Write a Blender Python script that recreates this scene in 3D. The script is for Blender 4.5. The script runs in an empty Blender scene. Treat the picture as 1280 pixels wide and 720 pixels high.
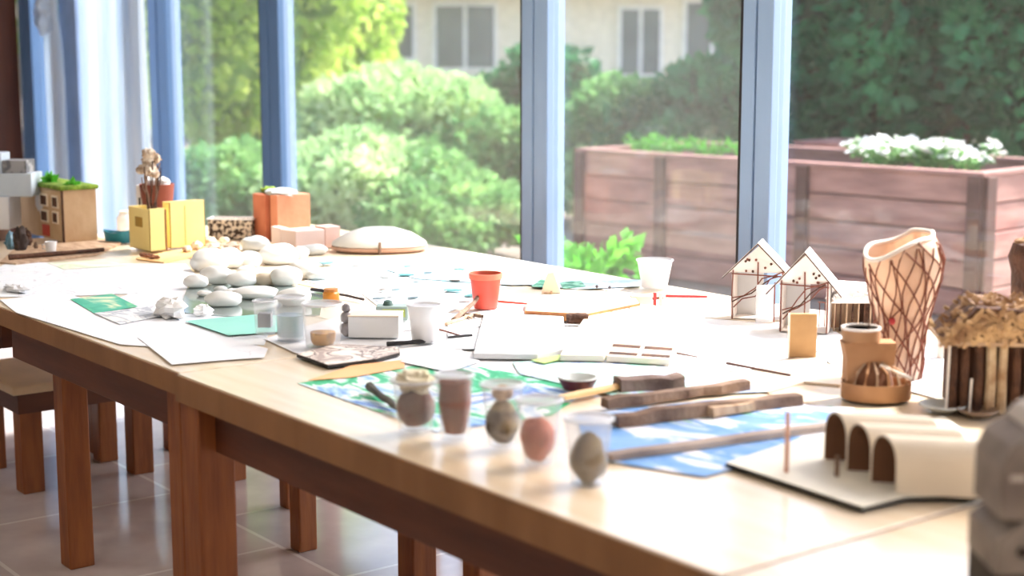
import bpy, math, random
from mathutils import Vector, Matrix, noise
PI=math.pi
C=bpy.context.scene.collection
RND=random.Random(7)
# ---------------------------------------------------------------- camera frame
FPX=1920.0; HPX=292.0; CH=1.26; T=0.66
TH=math.atan(HPX/FPX)
Fh=Vector((-.793,.610,0)).normalized(); Rv=Vector((Fh.y,-Fh.x,0))
Zv=Vector((0,0,1)); FW=(Fh*math.cos(TH)-Zv*math.sin(TH)); UP=(Fh*math.sin(TH)+Zv*math.cos(TH))
CAM=Vector((0,0,CH))
CY=math.atan2(Rv.y,Rv.x)      # yaw of the camera's right axis
def ray(px,py): return Rv*(px-640)+UP*(360-py)+FW*FPX
def P(px,py,z=T):
    d=ray(px,py); t=(z-CH)/d.z; return CAM+d*t
def PY(px,py,Y):
    d=ray(px,py); t=Y/d.y; return CAM+d*t
def mpp(p): return (p-CAM).dot(FW)/FPX
def G(px,d,z=0):
    p=Rv*((px-640)/1942*d)+Fh*d; return Vector((p.x,p.y,z))
def HZ(py,d): return CH+(68-py)*d/1942
# ---------------------------------------------------------------- materials
def srgb(c):
    return tuple(((x/255)/12.92 if x/255<=.04045 else ((x/255+.055)/1.055)**2.4) for x in c)+(1,)
MC={}
def mat(name,c,rough=.6,c2=None,scale=8,stretch=(1,1,1),bump=0,bscale=None,metal=0,spec=.5,trans=0,sharp=False,detail=4,coat=0,coords='Object'):
    if name in MC: return MC[name]
    m=bpy.data.materials.new(name); m.use_nodes=True; nt=m.node_tree; N=nt.nodes; L=nt.links
    b=N['Principled BSDF']; b.inputs['Roughness'].default_value=rough; b.inputs['Metallic'].default_value=metal
    b.inputs['Specular IOR Level'].default_value=spec; b.inputs['Coat Weight'].default_value=coat
    b.inputs['Coat Roughness'].default_value=.12
    tc=N.new('ShaderNodeTexCoord'); mp=N.new('ShaderNodeMapping'); mp.inputs['Scale'].default_value=stretch
    L.new(tc.outputs[coords],mp.inputs[0])
    nz=N.new('ShaderNodeTexNoise'); nz.inputs['Scale'].default_value=scale; nz.inputs['Detail'].default_value=detail
    L.new(mp.outputs[0],nz.inputs[0])
    rp=N.new('ShaderNodeValToRGB'); e=rp.color_ramp.elements
    e[0].position=.35 if not sharp else .47; e[1].position=.65 if not sharp else .53
    e[0].color=srgb(c2 or tuple(x*.93 for x in c)); e[1].color=srgb(c)
    L.new(nz.outputs[0],rp.inputs[0]); L.new(rp.outputs[0],b.inputs['Base Color'])
    if bump:
        bp=N.new('ShaderNodeBump'); bp.inputs['Strength'].default_value=bump; bp.inputs['Distance'].default_value=.01
        n2=N.new('ShaderNodeTexNoise'); n2.inputs['Scale'].default_value=bscale or scale*3; n2.inputs['Detail'].default_value=5
        L.new(mp.outputs[0],n2.inputs[0]); L.new(n2.outputs[0],bp.inputs['Height']); L.new(bp.outputs[0],b.inputs['Normal'])
    if trans:
        tl=N.new('ShaderNodeBsdfTranslucent'); mx=N.new('ShaderNodeMixShader'); mx.inputs[0].default_value=trans
        L.new(rp.outputs[0],tl.inputs[0]); L.new(b.outputs[0],mx.inputs[1]); L.new(tl.outputs[0],mx.inputs[2])
        L.new(mx.outputs[0],N['Material Output'].inputs[0])
    MC[name]=m; return m
def clear(name,c,opac=.3,rough=.1,gloss=.08):
    """thin see-through plastic or glass: transparent + white diffuse haze + fresnel gloss"""
    if name in MC: return MC[name]
    m=bpy.data.materials.new(name); m.use_nodes=True; nt=m.node_tree; N=nt.nodes; L=nt.links
    b=N['Principled BSDF']; b.inputs['Base Color'].default_value=srgb(c); b.inputs['Roughness'].default_value=rough
    tp=N.new('ShaderNodeBsdfTransparent'); mx=N.new('ShaderNodeMixShader'); mx.inputs[0].default_value=opac
    L.new(tp.outputs[0],mx.inputs[1]); L.new(b.outputs[0],mx.inputs[2])
    gl=N.new('ShaderNodeBsdfGlossy'); gl.inputs['Roughness'].default_value=rough
    lw=N.new('ShaderNodeLayerWeight'); lw.inputs[0].default_value=.5
    pw=N.new('ShaderNodeMath'); pw.operation='POWER'; pw.inputs[1].default_value=4; L.new(lw.outputs['Facing'],pw.inputs[0])
    fr=N.new('ShaderNodeMath'); fr.operation='MULTIPLY_ADD'; fr.inputs[1].default_value=.5; fr.inputs[2].default_value=.025; L.new(pw.outputs[0],fr.inputs[0])
    m2=N.new('ShaderNodeMixShader'); L.new(fr.outputs[0],m2.inputs[0]); L.new(mx.outputs[0],m2.inputs[1]); L.new(gl.outputs[0],m2.inputs[2])
    L.new(m2.outputs[0],N['Material Output'].inputs[0]); MC[name]=m; return m
def paint(name,cols,scale=6,stretch=(1,1,1),rot=0,rough=.55,line=None,seed=0,dist=1.0):
    """patchy painted / printed paper: bands of flat colour through warped noise; cols=[(pos,colour)]"""
    m=bpy.data.materials.new(name); m.use_nodes=True; nt=m.node_tree; N=nt.nodes; L=nt.links
    b=N['Principled BSDF']; b.inputs['Roughness'].default_value=rough
    tc=N.new('ShaderNodeTexCoord'); mp=N.new('ShaderNodeMapping'); mp.inputs['Scale'].default_value=stretch
    mp.inputs['Rotation'].default_value=(0,0,rot); mp.inputs['Location'].default_value=(seed*3.1,seed*1.7,seed)
    L.new(tc.outputs['Object'],mp.inputs[0])
    nz=N.new('ShaderNodeTexNoise'); nz.inputs['Scale'].default_value=scale; nz.inputs['Detail'].default_value=5; nz.inputs['Distortion'].default_value=dist
    L.new(mp.outputs[0],nz.inputs[0])
    rp=N.new('ShaderNodeValToRGB'); e=rp.color_ramp.elements
    while len(e)<len(cols): e.new(.5)
    for k,(p,c) in enumerate(cols): e[k].position=p; e[k].color=srgb(c)
    L.new(nz.outputs[0],rp.inputs[0]); out=rp.outputs[0]
    if line:
        wv=N.new('ShaderNodeTexVoronoi'); wv.feature='DISTANCE_TO_EDGE'; wv.inputs['Scale'].default_value=line[0]
        L.new(mp.outputs[0],wv.inputs[0])
        lt=N.new('ShaderNodeMath'); lt.operation='LESS_THAN'; lt.inputs[1].default_value=line[1]; L.new(wv.outputs[0],lt.inputs[0])
        n3=N.new('ShaderNodeTexNoise'); n3.inputs['Scale'].default_value=line[0]*.6; L.new(mp.outputs[0],n3.inputs[0])
        gt=N.new('ShaderNodeMath'); gt.operation='GREATER_THAN'; gt.inputs[1].default_value=.52; L.new(n3.outputs[0],gt.inputs[0])
        ml=N.new('ShaderNodeMath'); ml.operation='MULTIPLY'; L.new(lt.outputs[0],ml.inputs[0]); L.new(gt.outputs[0],ml.inputs[1])
        mix=N.new('ShaderNodeMix'); mix.data_type='RGBA'; L.new(ml.outputs[0],mix.inputs[0]); L.new(out,mix.inputs[6]); mix.inputs[7].default_value=srgb(line[2]); out=mix.outputs[2]
    L.new(out,b.inputs['Base Color']); return m
def planks(name,c1,c2,mortar,w,h,rough=.5,ms=.004,scale=1,swap=False,off=.5,bump=.3,coat=0):
    m=bpy.data.materials.new(name); m.use_nodes=True; nt=m.node_tree; N=nt.nodes; L=nt.links
    b=N['Principled BSDF']; b.inputs['Roughness'].default_value=rough; b.inputs['Coat Weight'].default_value=coat; b.inputs['Coat Roughness'].default_value=.1
    tc=N.new('ShaderNodeTexCoord'); br=N.new('ShaderNodeTexBrick'); br.offset=off
    br.inputs['Scale'].default_value=scale; br.inputs['Brick Width'].default_value=w; br.inputs['Row Height'].default_value=h; br.inputs['Mortar Size'].default_value=ms
    br.inputs['Color1'].default_value=srgb(c1); br.inputs['Color2'].default_value=srgb(c2); br.inputs['Mortar'].default_value=srgb(mortar)
    L.new(tc.outputs['Object'],br.inputs[0])
    nz=N.new('ShaderNodeTexNoise'); nz.inputs['Scale'].default_value=5; nz.inputs['Detail'].default_value=6
    L.new(tc.outputs['Object'],nz.inputs[0])
    mr=N.new('ShaderNodeMapRange'); mr.inputs[1].default_value=.3; mr.inputs[2].default_value=.7; mr.inputs[3].default_value=.82; mr.inputs[4].default_value=1.1; L.new(nz.outputs[0],mr.inputs[0])
    mix=N.new('ShaderNodeMix'); mix.data_type='RGBA'; mix.blend_type='MULTIPLY'; mix.inputs[0].default_value=1
    L.new(br.outputs[0],mix.inputs[6]); L.new(mr.outputs[0],mix.inputs[7]); L.new(mix.outputs[2],b.inputs['Base Color'])
    if bump:
        bp=N.new('ShaderNodeBump'); bp.inputs['Strength'].default_value=bump; bp.inputs['Distance'].default_value=.003
        L.new(nz.outputs[0],bp.inputs['Height']); L.new(bp.outputs[0],b.inputs['Normal'])
    return m
# ---------------------------------------------------------------- mesh builder
class MB:
    def __init__(s): s.v=[];s.f=[];s.m=[];s.M=Matrix.Identity(4);s.mi=0
    def add(s,vs,fs):
        o=len(s.v); s.v+=[tuple(s.M@Vector(v)) for v in vs]; s.f+=[tuple(i+o for i in f) for f in fs]; s.m+=[s.mi]*len(fs); return s
    def box(s,x0,x1,y0,y1,z0,z1):
        return s.add([(x0,y0,z0),(x1,y0,z0),(x1,y1,z0),(x0,y1,z0),(x0,y0,z1),(x1,y0,z1),(x1,y1,z1),(x0,y1,z1)],
              [(0,3,2,1),(4,5,6,7),(0,1,5,4),(1,2,6,5),(2,3,7,6),(3,0,4,7)])
    def prism(s,pts,z0,z1):
        n=len(pts)
        a=sum(pts[i][0]*pts[(i+1)%n][1]-pts[(i+1)%n][0]*pts[i][1] for i in range(n))
        if a<0: pts=pts[::-1]
        return s.add([(x,y,z0) for x,y in pts]+[(x,y,z1) for x,y in pts],
              [tuple(range(n-1,-1,-1)),tuple(range(n,2*n))]+[(i,(i+1)%n,n+(i+1)%n,n+i) for i in range(n)])
    def prism_y(s,pts,y0,y1):     # outline in x,z extruded along y
        n=len(pts)
        a=sum(pts[i][0]*pts[(i+1)%n][1]-pts[(i+1)%n][0]*pts[i][1] for i in range(n))
        if a<0: pts=pts[::-1]
        return s.add([(x,y0,z) for x,z in pts]+[(x,y1,z) for x,z in pts],
              [tuple(range(n)),tuple(range(2*n-1,n-1,-1))]+[((i+1)%n,i,n+i,n+(i+1)%n) for i in range(n)])
    def lathe(s,pr,n=32,c=(0,0)):
        vs=[];fs=[]
        for r,z in pr:
            for k in range(n): a=2*PI*k/n; vs.append((c[0]+r*math.cos(a),c[1]+r*math.sin(a),z))
        for j in range(len(pr)-1):
            for k in range(n): fs.append((j*n+k,j*n+(k+1)%n,(j+1)*n+(k+1)%n,(j+1)*n+k))
        if pr[0][0]>1e-5: fs.append(tuple(range(n-1,-1,-1)))
        if pr[-1][0]>1e-5: fs.append(tuple((len(pr)-1)*n+k for k in range(n)))
        return s.add(vs,fs)
    def tube(s,pts,r,n=6):
        pts=[Vector(p) for p in pts]; R=r if isinstance(r,(list,tuple)) else [r]*len(pts); vs=[];fs=[]
        for i,p in enumerate(pts):
            d=(pts[min(i+1,len(pts)-1)]-pts[max(i-1,0)]).normalized()
            a=d.cross(Vector((0,0,1))) if abs(d.z)<.9 else d.cross(Vector((1,0,0))); a.normalize(); b=d.cross(a)
            for k in range(n): t=2*PI*k/n; vs.append(p+(a*math.cos(t)+b*math.sin(t))*R[i])
        for i in range(len(pts)-1):
            for k in range(n): fs.append((i*n+k,i*n+(k+1)%n,(i+1)*n+(k+1)%n,(i+1)*n+k))
        fs.append(tuple(range(n-1,-1,-1))); fs.append(tuple((len(pts)-1)*n+k for k in range(n)))
        return s.add(vs,fs)
    def blob(s,c,r,seed=0,amp=.12,fr=1.6,nu=20,nv=12,flat=False):
        c=Vector(c); vs=[];fs=[]
        for j in range(nv+1):
            ph=PI*j/nv
            for k in range(nu):
                a=2*PI*k/nu; d=Vector((math.sin(ph)*math.cos(a),math.sin(ph)*math.sin(a),-math.cos(ph)))
                q=1+amp*noise.noise(d*fr+Vector((seed*7.3,seed*3.1,0)))*2
                vs.append((c.x+d.x*r[0]*q,c.y+d.y*r[1]*q,c.z+d.z*r[2]*q))
        for j in range(nv):
            for k in range(nu): fs.append((j*nu+k,j*nu+(k+1)%nu,(j+1)*nu+(k+1)%nu,(j+1)*nu+k))
        if flat:
            zb=c.z-r[2]*.72; vs=[(x,y,max(z,zb)) for x,y,z in vs]
        return s.add(vs,fs)
    def build(s,name,mats,parent=None,loc=None,rot=0,bevel=0,smooth=False,solid=0):
        me=bpy.data.meshes.new(name); me.from_pydata(s.v,[],s.f); me.update()
        for m in (mats if isinstance(mats,(list,tuple)) else [mats]): me.materials.append(m)
        for i,p in enumerate(me.polygons): p.material_index=s.m[i]; p.use_smooth=smooth
        o=bpy.data.objects.new(name,me); C.objects.link(o)
        if parent: o.parent=parent
        if loc is not None: o.location=loc
        if rot: o.rotation_euler=(0,0,rot)
        if smooth:
            try: me.set_sharp_from_angle(angle=math.radians(40))
            except Exception: pass
        if solid: md=o.modifiers.new('thickness','SOLIDIFY'); md.thickness=solid
        if bevel: md=o.modifiers.new('bevel','BEVEL'); md.width=bevel; md.segments=2; md.limit_method='ANGLE'
        return o
def tag(o,label=None,cat=None,group=None,kind=None):
    if label: o['label']=label
    if cat: o['category']=cat
    if group: o['group']=group
    if kind: o['kind']=kind
    return o
def thing(name,label,cat,loc,rot=0,group=None):
    o=bpy.data.objects.new(name,None); C.objects.link(o); o.location=loc; o.rotation_euler=(0,0,rot); o.empty_display_size=.05
    return tag(o,label,cat,group)
def S(o,label): return tag(o,label,None,None,'structure')

wood_top=mat('birch_top',(234,219,196),.3,(226,205,174),3,(1,10,1),.03,60,coat=.35)
wood_lip_shade=mat('pine_lip',(146,102,62),.5,(128,86,48),4,(3,3,1),.05)  # lip tone darkened for the shade on the front edge
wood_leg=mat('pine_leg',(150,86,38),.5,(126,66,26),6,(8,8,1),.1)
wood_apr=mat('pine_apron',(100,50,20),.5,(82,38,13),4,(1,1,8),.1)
blue=mat('blue_frame_paint',(98,132,174),.5,(90,124,166),2,spec=.4)
blueL=mat('pale_blue_frame_paint',(150,178,212),.5,(142,170,204),2)
gasket=mat('black_gasket',(30,26,26),.6)
white=mat('white_paper',(243,243,243),.7,(236,238,240),6)
creamp=mat('cream_card',(238,226,208),.7,(228,214,194),10)
kraft=mat('kraft_card',(190,150,102),.75,(170,130,84),14)
brown=mat('dark_bark',(92,58,38),.85,(58,34,22),30,(1,1,1),.8)
drift=mat('driftwood',(150,124,104),.85,(98,74,62),14,(1,1,1),.7,40)
driftp=mat('pale_weathered_wood',(196,168,140),.8,(160,130,104),12,(1,4,1),.4)
wire=mat('brown_wire',(128,70,52),.6)
black=mat('black_edge',(28,24,22),.6)
frost=clear('frosted_plastic',(242,243,246),.11,.2)
frost2=clear('milky_plastic',(240,240,242),.5,.3)
glassm=clear('window_glass',(235,240,240),.03,.02)
glass_glare=clear('hazy_window_glass',(240,246,246),.10,.02)  # white veil in this glass paints the glare and reflections on the panes
# ---------------------------------------------------------------- room
YW=3.12
XL=PY(25,100,YW).x; XR=3.4; YB=-3.2; HC=2.85
o=MB().box(XL-.1,XR+.1,YB-.1,YW+.075,-.1,0).build('floor',planks('stone_tiles',(204,192,190),(188,182,184),(226,222,220),.62,.62,.16,.006,coat=.3)); S(o,'grey and pink polished stone tile floor')
o=MB().box(XL-.1,XR+.1,YB-.1,YW+.2,HC,HC+.15).build('ceiling',mat('ceiling_paint',(225,222,216),.9)); S(o,'plain pale ceiling')
o=MB().box(XL-.1,XR+.1,YB-.1,YB,0,HC).build('wall_back',mat('wall_paint',(205,196,182),.9)); S(o,'plain wall behind the tables')
o=MB().box(XR,XR+.1,YB,YW+.075,0,HC).build('wall_right',MC['wall_paint']); S(o,'plain right wall')
o=MB().box(XL-.1,XL,YB,YW,0,HC).build('wall_left',mat('dark_wood_wall',(92,46,24),.6,(62,28,14),3,(6,6,.6),.1)); S(o,'dark brown wood wall at far left')
posts=[]
def post(px0,n,w=.15,d=.075,m1=blue,m2=blue):
    x0=PY(px0,150,YW).x
    p=thing('trim_%d'%n,None,None,(x0,YW,0)); tag(p,'painted window post %d'%n,None,None,'structure')
    MB().box(.012,w*.5-.004,0,.03,0,HC).box(w*.5+.004,w,.0,.03,0,HC).build('front_strip',m1,p,bevel=.003)
    MB().box(.012,w-.002,.03,d,0,HC).build('post_body',m2,p)
    MB().box(0,.012,.004,d,0,HC).build('gasket',gasket,p)
    return x0,w
labs=['dark blue post at the far left beside the brown wall','blue post between curtain and foliage','narrow blue post second from the left','wide blue post in the middle of the window wall','pale blue post before the timber planter']
for n,(px,w,ma,mb_) in enumerate([(27,.2,blue,blue),(188,.2,blue,blueL),(325,.17,blue,blueL),(649,.145,blueL,blueL),(922,.125,blueL,blueL)]):
    x0,w=post(px,n+1,w,.075,ma,mb_); posts.append((x0,x0+w))
for ob in bpy.data.objects:
    if ob.name.startswith('trim_') and ob.parent is None: ob['label']=labs[int(ob.name[5:])-1]
x6=1.2
p=thing('trim_6',None,None,(x6,YW,0)); tag(p,'pale blue window post toward the right end of the room',None,None,'structure')
MB().box(0,.145,0,.075,0,HC).build('post_body',blueL,p,bevel=.003); posts.append((x6,x6+.145))
S(MB().box(XL,XR,YW,YW+.075,2.68,HC).build('trim_7',blueL),'blue head rail above the window panes')
S(MB().box(XL,XR,YW+.002,YW+.073,0,.09).build('trim_8',blueL),'blue sill rail below the window panes')
ends=[(posts[i][1],posts[i+1][0]) for i in range(5)]+[(posts[5][1],XR)]
wl=['window pane behind the white curtain','narrow window pane before bright yellow-green foliage','wide window pane before the sunlit shrubs','window pane before the left part of the timber planter','window pane before the dark green hedge','window pane at the right end of the room']
for i,(a,b) in enumerate(ends):
    w=thing('window_%d'%(i+1),None,None,((a+b)/2,YW+.05,1.4)); tag(w,wl[i],None,None,'structure')
    h=(b-a)/2
    MB().box(-h,h,-.003,.003,-1.31,1.28).build('glass_pane',glass_glare if i in (1,2,3) else glassm,w)
# pleated curtains in front of the first pane
def curtain(px0,px1,name,label,folds,amp,m,knot=None,yoff=.12,zb=.05):
    xa=PY(px0,150,YW-yoff).x; xb=PY(px1,150,YW-yoff).x; w=xb-xa
    o=thing(name,label,'curtain',((xa+xb)/2,YW-yoff,0))
    n=folds*10; vs=[];fs=[]; zs=[zb+(2.66-zb)*k/24 for k in range(25)]
    for z in zs:
        q=1
        if knot: q=1-.45*math.exp(-((z-knot)/.16)**2)
        for k in range(n+1):
            t=k/n; x=(-w/2+w*t)*q; y=amp*math.sin(t*folds*2*PI+.6*math.sin(z*2))*(.8+.3*math.sin(t*17))
            vs.append((x,y,z))
    for j in range(24):
        for k in range(n): fs.append((j*(n+1)+k,j*(n+1)+k+1,(j+1)*(n+1)+k+1,(j+1)*(n+1)+k))
    MB().add(vs,fs).build('pleated_cloth',m,o,smooth=True,solid=.004)
    MB().tube([(-w/2-.03,0,2.66),(w/2+.03,0,2.66)],.012,10).build('curtain_rod',gasket,o,smooth=True)
    return o,w
sheer=mat('sheer_white_cloth',(240,246,250),.8,(214,230,246),2,(6,6,.4),trans=.5)
curtain(103,184,'curtain','long pale white pleated curtain left of the blue post',9,.022,sheer)
o,w=curtain(58,81,'curtain','narrow gathered white curtain with a bunched knot, at far left',3,.02,sheer,knot=1.55)
m=MB()
for k in range(5): m.blob((RND.uniform(-.02,.02),-.03,1.42+.07*k),(.055+.01*(k%2),.045,.06),k,.2)
m.build('cloth_knot',sheer,o,smooth=True)
# folded blue shutter between the two curtains
xa=PY(82,150,YW-.05).x; xb=PY(103,150,YW-.05).x
o=thing('door_1',None,None,((xa+xb)/2,YW-.045,0)); tag(o,'periwinkle blue door leaf standing between the two white curtains',None,None,'structure')
hw=(xb-xa)/2
MB().box(-hw,hw,-.02,.03,.01,2.66).build('door_leaf',mat('periwinkle_paint',(150,174,212),.5),o,bevel=.004)
# ---------------------------------------------------------------- tables
P0=P(218,467); YF=P0.y; XS=P0.x
XA0=P(0,374).x                                   # seam between A and its left neighbour
0 and print('P0',P0,'A left',XA0,'back edge Y',P(540,305.5).y,P(797,350).y,'left end',P(200,300),P(0,320), 'P880',P(880,713))
YB1=P(670,328).y; YM=(YF+YB1)/2
WA=XS-XA0; XE=P(160,289).x
def table(x0,x1,y0,y1,label,lip=.045,gap=.004,legs=None,apr=.09):
    cx=(x0+x1)/2; cy=(y0+y1)/2
    t=thing('wooden_table',label,'table',(cx,cy,0),0)
    hx=(x1-x0)/2-gap; hy=(y1-y0)/2-gap
    MB().box(-hx,hx,-hy,hy,T-lip,T).build('tabletop',wood_top,t,bevel=.002)
    MB().box(hx+.0002,hx+.003,-hy,hy,T-lip+.002,T-.0025).build('edge_band',wood_apr,t)  # dark strip painting the shade on the side face at the seams
    # strip over the front lip, darkened to put its shade into the colour
    MB().box(-hx-.003,hx+.003,-hy-.004,-hy,T-lip+.002,T-.003).build('edge_band',wood_lip_shade,t)
    lg=[(a-cx,b-cy,c) for a,b,c in legs] if legs else [(a,b,.032) for a,b in [(-hx+.09,-hy+.09),(hx-.09,-hy+.09),(-hx+.09,hy-.11),(hx-.09,hy-.11)]]
    for lx,ly,lw in lg:
        m=MB().box(lx-lw,lx+lw,ly-lw,ly+lw,0,T-lip)
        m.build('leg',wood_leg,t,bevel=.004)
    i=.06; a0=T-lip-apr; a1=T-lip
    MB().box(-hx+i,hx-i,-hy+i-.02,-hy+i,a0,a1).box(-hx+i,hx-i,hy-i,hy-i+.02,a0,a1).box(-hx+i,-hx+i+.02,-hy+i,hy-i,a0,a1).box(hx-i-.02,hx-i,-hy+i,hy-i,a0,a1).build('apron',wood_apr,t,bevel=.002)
    return t
xs=[XE,XA0,XS,XS+1.45,XS+2.7]
lf=['pine table in the front row at far left, its edge cut by the frame','pine table in the front row under the white drawings, left of the stepped seam','pine table in the front row carrying the five clear cups','pine table in the front row at the right beneath the dark grey card tower']
lb=['pine table in the back row under the yellow boxes and white stones','pine table in the back row under the red pot and blue paper cutouts','pine table in the back row beneath the white sheets and card houses','pine table in the back row at far right beneath the bark hut']
x4=xs[4]
legs_f=[[(-4.5,1.34,.03),(-3.87,1.50,.024),(-4.5,1.85,.03),(-3.95,1.9,.024)],
        [(-3.585,1.39,.032),(-2.765,1.31,.03),(-3.35,1.90,.026),(-2.754,1.85,.032)],
        [(-2.622,1.283,.038),(-1.32,1.33,.033),(-2.551,1.88,.03),(-1.32,1.88,.03)],None]
legs_b=[[(-4.5,2.08,.025),(-4.05,2.07,.024),(-4.5,2.66,.03),(-3.9,2.66,.03)],[(-3.70,2.06,.024),(-2.76,2.07,.024),(-3.65,2.66,.03),(-2.76,2.66,.03)],None,None]
for i in range(4):
    table(xs[i],xs[i+1],YF+(0.0 if i>=2 else .008),YM,lf[i],.055 if i>=2 else .047,legs=legs_f[i])
    table(xs[i],xs[i+1],YM,YB1,lb[i],.047,legs=legs_b[i])
# low stool under the left table
sp=P(33,613,0)
st=thing('low_stool','low wooden stool with thick square legs under the far left table','stool',(sp.x-.15,sp.y+.15,0),0)
MB().box(-.22,.22,-.2,.26,.30,.325).build('seat',mat('pine_seat',(222,196,160),.5),st,bevel=.004)
MB().box(-.2,.2,-.18,-.16,.24,.30).box(-.2,.2,.22,.24,.24,.30).box(-.2,-.18,-.16,.22,.24,.30).box(.18,.2,-.16,.22,.24,.30).build('apron',wood_apr,st)
for a in (-.16,.16):
    for b in (-.14,.2): MB().box(a-.032,a+.032,b-.032,b+.032,0,.30).build('leg',wood_leg,st,bevel=.003)
# ---------------------------------------------------------------- outside
o=MB().box(-45,30,YW+.075,45,-.12,-.02).build('ground',planks('garden_paving',(150,136,122),(132,120,108),(110,102,92),.9,.6,.85,.01)); S(o,'grey brown paving of the garden outside the windows')
leafm={}
def leafmat(name,c,c2,tr=.35):
    return mat(name,c,.5,c2,1.6,(1,1,1),0,trans=tr,spec=.35,detail=3,coords='Object')
LB=leafmat('bright_leaves',(222,238,128),(158,198,78),.6)
LM=leafmat('mid_leaves',(164,206,130),(98,158,90),.45)
LD=leafmat('dark_leaves',(76,156,96),(26,94,60),.38)
LF=leafmat('fresh_leaves',(126,206,70),(76,168,48),.5)
LP=leafmat('pale_leaves',(218,234,180),(156,198,132),.5)
stem=mat('woody_stem',(120,96,74),.9,(90,70,52),12)
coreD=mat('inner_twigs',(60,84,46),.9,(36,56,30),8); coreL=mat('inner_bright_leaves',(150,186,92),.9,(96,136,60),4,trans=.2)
def leaves(m,n,surf,size,rnd):
    for _ in range(n):
        p,nr=surf(); 
        d=Vector((rnd.gauss(0,1),rnd.gauss(0,1),rnd.gauss(0,1)))
        d=(d.normalized()+nr*.8).normalized(); s=d.cross(Vector((rnd.gauss(0,1),rnd.gauss(0,1),rnd.gauss(0,1)))).normalized(); up=d.cross(s)
        L=size*rnd.uniform(.7,1.3); W=L*.34
        m.add([p,p+s*W+d*L*.45+up*L*.05,p+d*L,p-s*W+d*L*.45+up*L*.05],[(0,1,2),(0,2,3)])
def bush(name,label,cat,loc,r,n,size,lm,seed,group=None,cx=None,z0=.0):
    rnd=random.Random(seed); t=thing(name,label,cat,loc,0,group)
    lumps=[]
    for k in range(14):
        a=rnd.uniform(0,2*PI); ph=rnd.uniform(-.7,1)
        q=math.sqrt(max(0,1-ph*ph))*.62
        lumps.append((Vector((math.cos(a)*q*r[0],math.sin(a)*q*r[1],r[2]+ph*.62*r[2])),rnd.uniform(.34,.52)))
    lumps.append((Vector((0,0,r[2])),.72)); tot=[]
    def surf():
        c,s=rnd.choice(lumps); d=Vector((rnd.gauss(0,1),rnd.gauss(0,1),rnd.gauss(0,1))).normalized()
        sc=rnd.uniform(.86,1.04)
        p=c+Vector((d.x*r[0]*s,d.y*r[1]*s,d.z*r[2]*s))*sc
        return Vector((p.x,p.y,max(.03,p.z))),d
    m=MB(); leaves(m,n,surf,size,rnd); m.build('foliage',lm,t)
    m=MB()
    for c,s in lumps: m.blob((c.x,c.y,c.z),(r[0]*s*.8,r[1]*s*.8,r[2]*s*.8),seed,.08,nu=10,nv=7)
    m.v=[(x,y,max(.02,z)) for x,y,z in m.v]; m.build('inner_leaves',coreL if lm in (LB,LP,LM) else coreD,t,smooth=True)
    m=MB()
    for k in range(4):
        a=k*1.57+seed; m.tube([(math.cos(a)*.08,math.sin(a)*.08,-.02),(math.cos(a)*r[0]*.2,math.sin(a)*r[1]*.2,r[2]*.7),(math.cos(a)*r[0]*.35,math.sin(a)*r[1]*.35,r[2]*1.2)],[.035,.028,.015])
    m.build('stem',stem,t,smooth=True)
    return t
BU=[ # px, d, rx, ry, height, leaves, size, mat, label
 (290,13.5,1.35,1.1,3.9,9000,.11,LB,'tall bright yellow-green bush seen through the narrow left pane'),
 (392,15.5,.95,.9,3.2,6000,.11,LB,'yellow-green bush just right of the second narrow post'),
 (275,10.2,.4,.4,.75,2000,.07,LM,'low green shrub low in the narrow left pane'),
 (490,12.6,1.1,.8,1.25,8000,.085,LP,'large pale sunlit shrub in the wide middle pane'),
 (600,12.0,.6,.6,.98,5000,.085,LM,'mid green shrub right beside the wide middle post'),
 (435,9.9,.62,.55,.86,5000,.075,LP,'pale leafy shrub in front, above the white disc'),
 (560,9.6,.62,.55,.72,5000,.075,LM,'low rounded shrub in front, above the back table edge'),
 (665,14.2,.7,.7,1.5,3500,.1,LD,'dark shrub partly behind the wide middle post'),
 (765,11.6,.62,.6,1.12,5000,.09,LM,'green bush behind the left end of the timber planter'),
 (868,11.2,.75,.65,1.25,6000,.1,LD,'dark green bush behind the timber planter, left of the right-hand post'),
 (1048,11.9,.95,.95,3.6,12000,.12,LD,'tall dark green hedge bush immediately right of the pale blue post'),
 (1195,11.2,.85,.9,3.7,12000,.12,LD,'tall dark green hedge bush behind the white flowers'),
 (1345,11.0,.85,.9,3.6,9000,.11,LD,'tall dark green hedge bush at the right edge of the frame'),
 (1120,16.0,1.9,1.2,5.0,7000,.14,LD,'tall dark tree rising behind the hedge bushes'),
 (150,19.5,1.9,1.2,5.0,5000,.14,LB,'yellow-green tree at far left behind the curtain'),
]
for k,(px,d,rx,ry,h,n,sz,lm,lab) in enumerate(BU):
    bush('tree' if h>4 else 'shrub',lab,'tree' if h>4 else 'shrub',G(px,d,-.02),(rx,ry,h/2/1.08),int(n*1.5),sz*1.08,lm,k+3)
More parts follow.
